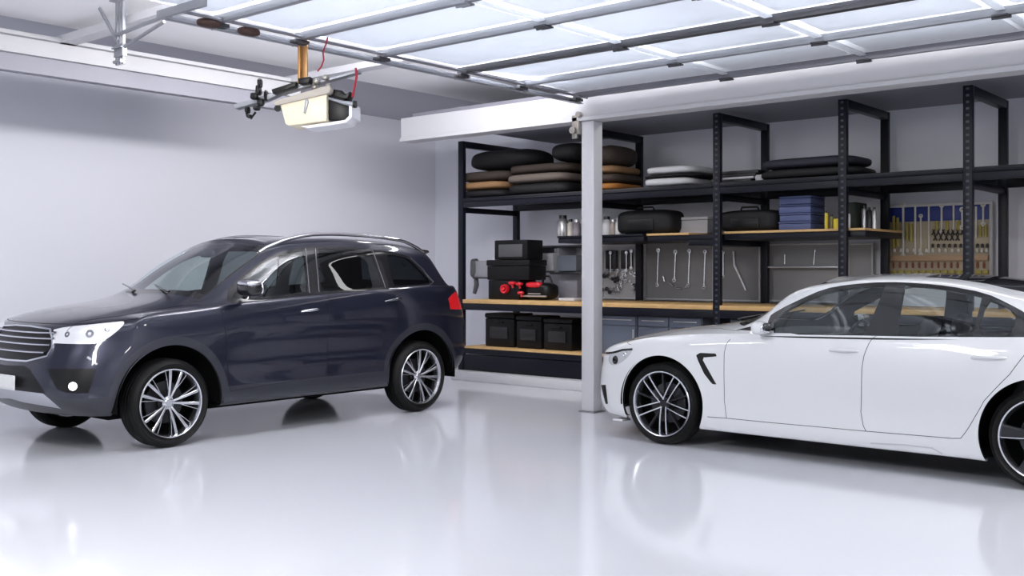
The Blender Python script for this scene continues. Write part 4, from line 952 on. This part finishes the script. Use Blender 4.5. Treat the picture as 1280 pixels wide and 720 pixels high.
    b = MB(); b.blob((-w-.01, -.06, (z1-z0)*.55), (.05, .07, .13), 3, 16, 12, wob=.1, seed=3); b.tube([(-w+.01, -.06, 0), (-w+.02, -.06, -.1), (-w-.02, -.06, -.22)], [.03, .035, .025], 10); b.build('handle', mat('mid_grey_plastic', (.12, .12, .13), .45), t)
    b = MB(); b.box(-w, w+.05, -.12, .29, -.015, -.001, .003); b.build('ledge', M_DSTEEL, t)
    # small wall rack
    a, c = span(668, 727, 10.85); t = thing('wall_rack', ((a+c)/2, 11.05, 1.1), 'small dark two-shelf rack on the wall left of the white post', 'rack'); w = (c-a)/2
    for v0 in (308, 341):
        z = zz(700, v0, 10.95)-1.1; b = MB(); b.box(-w if v0 < 320 else -w*.3, w, -.22, .2, z-.02, z+.01, .004); b.build('board', M_DSTEEL, t)
    for u in (672, 699):
        x = atY(u, 300, 10.9).x-(a+c)/2; b = MB(); b.box(x-.012, x+.012, -.18, .2, zz(700, 341, 10.95)-1.1, zz(700, 308, 10.95)-1.1-.02, .002); b.build('support', gp, t)
    box('carton', 680, 697, 10.95, zz(690, 340, 10.95)+.012, zz(690, 340, 10.95)+.25, mat('carton_white', (.60, .60, .63), .5), 'white carton on the small wall rack left of the white post', 'box', d=.2)
    box('carton', 702, 726, 10.95, zz(690, 340, 10.95)+.012, zz(690, 340, 10.95)+.22, mat('blue_grey_carton', (.22, .25, .30), .5), 'blue-grey carton on the small wall rack, nearest the white post', 'box', d=.2)
    box('carton', 704, 727, 10.8, 1.036, 1.28, mat('grey_carton', (.22, .22, .26), .5), 'grey carton on the bench under the small wall rack', 'box', d=.2)
    box('tray', 704, 724, 10.2, 1.036, 1.075, mat('carton_white', (.60, .60, .63), .5), 'flat pale tray at the front of the bench beside the white post', 'tray', d=.2)
    # lower shelf bins
    for k, (u0, u1, lab) in enumerate(((618, 655, 'black bin on the lower shelf, leftmost of three'), (657, 689, 'black bin on the lower shelf, middle of three'), (691, 727, 'black bin on the lower shelf beside the white post'))):
        t, w, h, d = box('storage_bin', u0, u1, 10.3, .431, .86-.02*k, M_PLASTIC, lab, 'bin', 'black bins on the lower shelf', .4, .02, lid=.15)
        b = MB(); b.box(-w*.6, w*.6, -d/2-.012, -d/2, h*.25, h*.6, .006); b.build('front_panel', mat('bin_panel', (.025, .025, .028), .35), t)
        b = MB(); b.box(-w*.3, w*.3, -d/2-.02, -d/2, h*.70, h*.76, .005); b.build('latch', M_PLASTIC, t)
    # cabinets under the bench
    cab = mat('blue_grey_cabinet', (.13, .15, .20), .35)
    for (u0, u1, lab, nd) in ((744, 795, 'blue-grey cabinet under the bench, right beside the white post', 1), (797, 877, 'wide blue-grey cabinet under the bench behind the white bonnet', 2), (912, 1040, 'blue-grey cabinet under the bench behind the white car windows', 2), (1064, 1200, 'blue-grey cabinet under the bench at the right, behind the white car', 2)):
        a, c = span(u0, u1, 10.05); w = (c-a)/2; t = thing('cabinet', ((a+c)/2, 10.4, .432), lab, 'cabinet'); b = MB()
        b.box(-w, w, -.33, .35, 0, .46, .004); b.build('body', cab, t)
        for k in range(nd):
            x0 = -w+2*w*k/nd+.008; x1 = -w+2*w*(k+1)/nd-.008; b = MB(); b.box(x0, x1, -.352, -.332, .01, .33, .004); dd = b.build('door', cab, t)
            b = MB(); b.box(x1-.035, x1-.02, -.362, -.353, .02, .30, .002); b.build('handle', steel, dd)
            b = MB(); b.box(x0, x1, -.352, -.332, .345, .45, .004); dd = b.build('drawer', cab, t)
            b = MB(); b.box(x0+.05, x1-.05, -.360, -.353, .40, .412, .002); b.build('handle', steel, dd)
    # boards on the wall above the bench
    YW = 11.22
    pgm = mat('peg_board_grey', (.30, .30, .31), .5); frm = mat('pale_frame', (.58, .58, .60), .5)
    def board(u0, u1, v0, v1, m, lab, frame=.02, nm='peg_board', fm=None):
        a, c = span(u0, u1, YW); um = (u0+u1)/2; z1, z0 = zz(um, v0, YW), max(zz(um, v1, YW), 1.04); t = thing(nm, ((a+c)/2, YW, z0), lab, 'board'); w = (c-a)/2; h = z1-z0
        b = MB(); b.box(-w, w, -.0, .02, 0, h, .003); b.build('panel', m, t)
        b = MB()
        for (x0, x1, q0, q1) in ((-w, w, h-frame, h), (-w, w, 0, frame), (-w, -w+frame, frame, h-frame), (w-frame, w, frame, h-frame)): b.box(x0, x1, -.018, -.0005, q0, q1, .002)
        b.build('frame', fm or frm, t); return a, c, z0, z1
    board(753, 800, 306, 378, frm, 'pale tool board with shiny tools just right of the white post')
    board(806, 893, 302, 378, pgm, 'grey tool board with hanging wrenches behind the white bonnet')
    board(901, 951, 304, 378, pgm, 'narrow grey tool board with a bent bar, between two black uprights')
    board(954, 1050, 304, 378, mat('pale_board', (.36, .36, .37), .5), 'pale grey board above the bench with a thin ledge')
    board(1060, 1092, 304, 378, mat('pale_board', (.36, .36, .37), .5), 'small pale board just right of the third black upright')
    a, c = span(958, 1050, 11.1); z = zz(1000, 335, 11.1); b = MB(); b.box(-(c-a)/2, (c-a)/2, -.06, .09, 0, .02, .003); tag(b.build('ledge', mat('pale_metal', (.5, .52, .55), .35, .5), None, loc=((a+c)/2, 11.1, z)), 'thin pale metal ledge across the pale grey board', 'ledge')
    a, c = span(840, 1094, 10.9); z = zz(960, 297, 10.9); b = MB(); b.box(-(c-a)/2, (c-a)/2, -.05, .09, 0, .045, .006); tag(b.build('cable_duct', mat('pale_metal', (.5, .52, .55), .35, .5), None, loc=((a+c)/2, 10.9, z)), 'long pale grey duct under the middle shelf', 'duct')
    shiny = mat('tool_chrome', (.75, .75, .76), .25, .8)
    def wrench(u0, v0, u1, v1, r, lab, g, m=shiny, nm='wrench', head=True, Y=None, mid=None):
        Y = 11.221-r if Y is None else Y
        p, q = atY(u0, v0, Y), atY(u1, v1, Y); b = MB(); L = q-p; pts = [Vector((0, 0, 0))]
        if mid: pts.append(atY(mid[0], mid[1], Y)-p)
        pts.append(L); b.tube(pts, r, 8)
        if head:
            R = Matrix.Rotation(PI/2, 4, 'X')
            for c in (Vector((0, 0, 0)), L): b.lathe([(r*.9, -r*.6), (r*2.2, -r*.6), (r*2.2, r*.6), (r*.9, r*.6), (r*.9, -r*.6)], 16, Matrix.Translation(c) @ R)
        return tag(b.build(nm, m, None, 50, loc=p), lab, 'tool', g)
    gw = 'long wrenches on the grey tool board'
    for k, (u, v0, v1) in enumerate(((822, 313, 356), (843.5, 315, 350), (861, 314, 357), (880.5, 315, 359))):
        wrench(u+1, v0, u-.5, v1, .013, 'long silver wrench on the grey tool board, %s of four' % ('leftmost', 'second from the left', 'third from the left', 'rightmost')[k], gw)
    for k, (u0, v0, u1, v1) in enumerate(((829, 345, 831, 352), (836, 353, 842, 358), (845, 360, 852, 361), (856, 360, 863, 354))):
        wrench(u0, v0, u1, v1, .016, 'short silver socket low on the grey tool board, %s of four' % ('leftmost', 'second from the left', 'third from the left', 'rightmost')[k], 'short sockets on the grey tool board', nm='socket', head=False)
    wrench(917, 314, 932.5, 363, .016, 'bent pale metal bar hanging on the narrow grey board', None, mat('pale_bar', (.72, .72, .75), .3, .3), 'pry_bar', False, mid=(918, 331))
    wrench(904, 316, 904, 345, .010, 'small silver wrench hanging left of the bent bar', None)
    for k, (u, v0, v1) in enumerate(((981, 318, 330), (1019, 312, 331))): wrench(u, v0, u-2*k, v1, .009, ('short', 'longer')[k]+' pale screwdriver standing above the thin ledge', None, nm='screwdriver', head=False)
    for k, u in enumerate((758, 777)):
        a, c = span(u, u+13, 11.17); z0, z1 = zz(u, 336, 11.17), zz(u, 313, 11.17); b = MB(); b.box(-(c-a)/2, (c-a)/2, -.02, .025, 0, z1-z0, .004)
        tag(b.build('tool_holder', M_DSTEEL, None, loc=((a+c)/2, 11.17, z0)), '%s dark tool holder at the top of the pale board' % ('left', 'right')[k], 'holder')
    rnd = random.Random(11)
    for k in range(26):
        u = 757+rnd.uniform(0, 37); v = 336+rnd.uniform(0, 26); a = rnd.uniform(0, PI)
        wrench(u, v, u+5*math.cos(a), v+6*math.sin(a), rnd.uniform(.007, .014), 'small shiny hand tool in the cluster on the pale board', 'small shiny tools on the pale board', nm='hand_tool', Y=11.19+rnd.uniform(-.01, .01), m=shiny if k % 4 else M_DSTEEL)
    for k, (u, v0, v1) in enumerate(((763, 316, 340), (783, 316, 338), (789, 314, 335))):
        wrench(u, v0, u, v1, .010, 'silver tool over the dark holders on the pale board, %s of three' % ('leftmost', 'middle', 'rightmost')[k], 'upright tools on the pale board', Y=11.135)
    # tool board at the right
    a, c, z0, z1 = board(1108, 1241, 254, 349, mat('tan_board', (.46, .39, .28), .6), 'big tool board with a blue top band behind the white car roof', .03, 'tool_board')
    um = 1175; zb = zz(um, 276, YW); b = MB(); w = (c-a)/2; b.box(-w+.035, w-.035, -.006, -.0005, 0, z1-zb-.03, .002)
    tag(b.build('blue_backing', mat('blue_backing', (.02, .04, .22), .45), None, loc=((a+c)/2, YW, zb)), 'dark blue band across the top of the big tool board', 'backing')
    zc = zz(um, 326, YW); zd = zz(um, 319, YW); b = MB(); b.box(-w+.035, w-.035, -.05, -.001, 0, zd-zc, .003)
    tag(b.build('tool_rail', mat('tan_wood', (.45, .30, .18), .5), None, loc=((a+c)/2, YW, zc)), 'tan wooden rail across the lower part of the big tool board', 'rail')
    pale = mat('pale_handle', (.66, .64, .60), .4); gt = 'long tools on the big tool board'; od = ('leftmost', 'second', 'third', 'fourth', 'fifth', 'sixth', 'seventh', 'eighth', 'rightmost')
    for k, (u, v0, v1, r) in enumerate(((1129, 256, 320, .013), (1144, 258, 318, .012), (1151, 270, 318, .010), (1161, 256, 316, .010), (1177, 257, 290, .011), (1192, 257, 288, .011), (1203, 262, 284, .013), (1220, 258, 298, .012), (1229, 256, 280, .011))):
        wrench(u, v0, u, v1, r, 'long pale tool hanging on the big tool board, %s from the left' % od[k] if k not in (0, 8) else 'long pale tool hanging on the big tool board, %s' % od[k], gt, pale, 'long_tool', k % 2 == 0)
    ylw = mat('mustard_handle', (.40, .34, .08), .5)
    for k, (u, v0, v1) in enumerate(((1134, 279, 300), (1139, 280, 302), (1225, 281, 296), (1232, 281, 296), (1117, 270, 310), (1122, 272, 308), (1171, 276, 288), (1184, 276, 288), (1198, 276, 288))):
        wrench(u, v0, u, v1, .016, 'short mustard-handled tool in the middle of the big tool board', 'mustard tools on the big board', ylw, 'hand_tool', False)
    drk = mat('tool_dark', (.03, .03, .035), .4); brk = mat('tool_rust', (.22, .06, .04), .5)
    for (v, us, m, nm, lab, g) in ((290, range(1167, 1204, 6), drk, 'pliers', 'small dark pliers in the upper row of the big tool board', 'upper row of pliers'), (297, range(1169, 1204, 7), drk, 'pliers', 'small dark pliers in the second row of the big tool board', 'second row of pliers'),
                              (307, list(range(1166, 1204, 7))+[1222, 1228, 1234], drk, 'socket', 'small dark socket in the third row of the big tool board', 'third row of sockets'), (313, list(range(1118, 1204, 8))+[1221, 1227, 1233], pale, 'socket', 'small pale socket in the fourth row of the big tool board', 'fourth row of sockets'),
                              (331, list(range(1117, 1204, 8))+[1222, 1230], brk, 'chisel', 'small rust-red handled chisel under the wooden rail', 'chisels under the rail'), (340, list(range(1118, 1204, 9))+[1223, 1232], ylw, 'drill_bit_box', 'small mustard box in the bottom row of the big tool board', 'bottom row of boxes')):
        for k, u in enumerate(us):
            p = atY(u, v, 11.204); b = MB()
            if nm == 'pliers': b.tube([(-.018, 0, -.03), (0, 0, .0), (.012, 0, .03)], [.007, .008, .004], 6); b.tube([(.018, 0, -.03), (0, 0, .0), (-.012, 0, .03)], [.007, .008, .004], 6)
            elif nm == 'socket': b.tube([(0, 0, -.02), (0, 0, .005), (0, 0, .02)], [.015, .015, .009], 8)
            elif nm == 'chisel': b.tube([(0, 0, -.035), (0, 0, 0), (0, 0, .03)], [.010, .013, .008], 8)
            else: b.box(-.026, .026, -.015, .02, -.02, .02, .004)
            tag(b.build(nm, m, None, 50, loc=p), lab, 'tool', g)
def build_lights():
    def area(n, loc, rot, sx, sy, e, col=(1, 1, 1)):
        l = bpy.data.lights.new(n, 'AREA'); l.shape = 'RECTANGLE'; l.size = sx; l.size_y = sy; l.energy = e; l.color = col
        o = bpy.data.objects.new(n, l); link(o); o.location = loc; o.rotation_euler = rot; return o
    for (x, y, z, e, sx, sy, rx, ry) in ((-7.6, 1.2, 3.40, 28, 1.2, .4, 0, 0), (-4.8, 5.4, 3.47, 125, 2.4, 4.2, 0, 0), (-2.2, 5.4, 3.47, 125, 2.4, 4.2, 0, 0),
                         (-4.5, 1.0, 3.3, 12, 1.4, .3, 0, 0), (-1.5, 1.0, 3.3, 18, 1.4, .3, 0, 0), (1.6, 4.0, 3.3, 40, 1.4, .3, 0, 0), (.5, 7.0, 3.3, 60, 1.4, .3, 0, 0),
                         (-5.98, 4.7, 3.25, 32, .16, 2.0, 0, 108), (-5.98, 6.6, 3.25, 50, .16, 1.8, 16, 98), (-4.2, 1.8, 3.0, 60, 1.4, .5, 52, 48), (-8.2, 8.85, 3.12, 22, 2.4, .2, 0, 0), (-4.0, 8.85, 3.11, 14, 5.0, .2, 0, 0)):
        area('hidden_fill_light', (x, y, z), (math.radians(rx), math.radians(ry), 0), sx, sy, e, (1, .98, 1) if x < -5.9 else (1, .985, .97))  # unseen area lights added to brighten walls, ceiling, door panels and shelves
def build_world():
    w = bpy.data.worlds.new('sky'); bpy.context.scene.world = w; w.use_nodes = True; bg = w.node_tree.nodes['Background']
    bg.inputs[0].default_value = (.90, .94, 1, 1); bg.inputs[1].default_value = .62
def build_camera():
    c = bpy.data.cameras.new('camera'); o = bpy.data.objects.new('camera', c); link(o)
    o.location = (0, 0, CAM_H); o.rotation_euler = (PI/2, 0, TH); c.sensor_width = 36; c.lens = F_PX/1280*36; c.shift_y = -(360-CY)/1280
    c.clip_start = .05; bpy.context.scene.camera = o
build_world(); build_camera(); build_room(); build_door(); build_opener(); build_shelving(); build_items(); build_suv(); build_sedan(); build_lights()
vs = bpy.context.scene.view_settings; bpy.context.scene.display_settings.display_device = 'sRGB'
vs.view_transform = 'Standard'; vs.look = 'None'; vs.gamma = 1; vs.exposure = .56; vs.use_curve_mapping = False
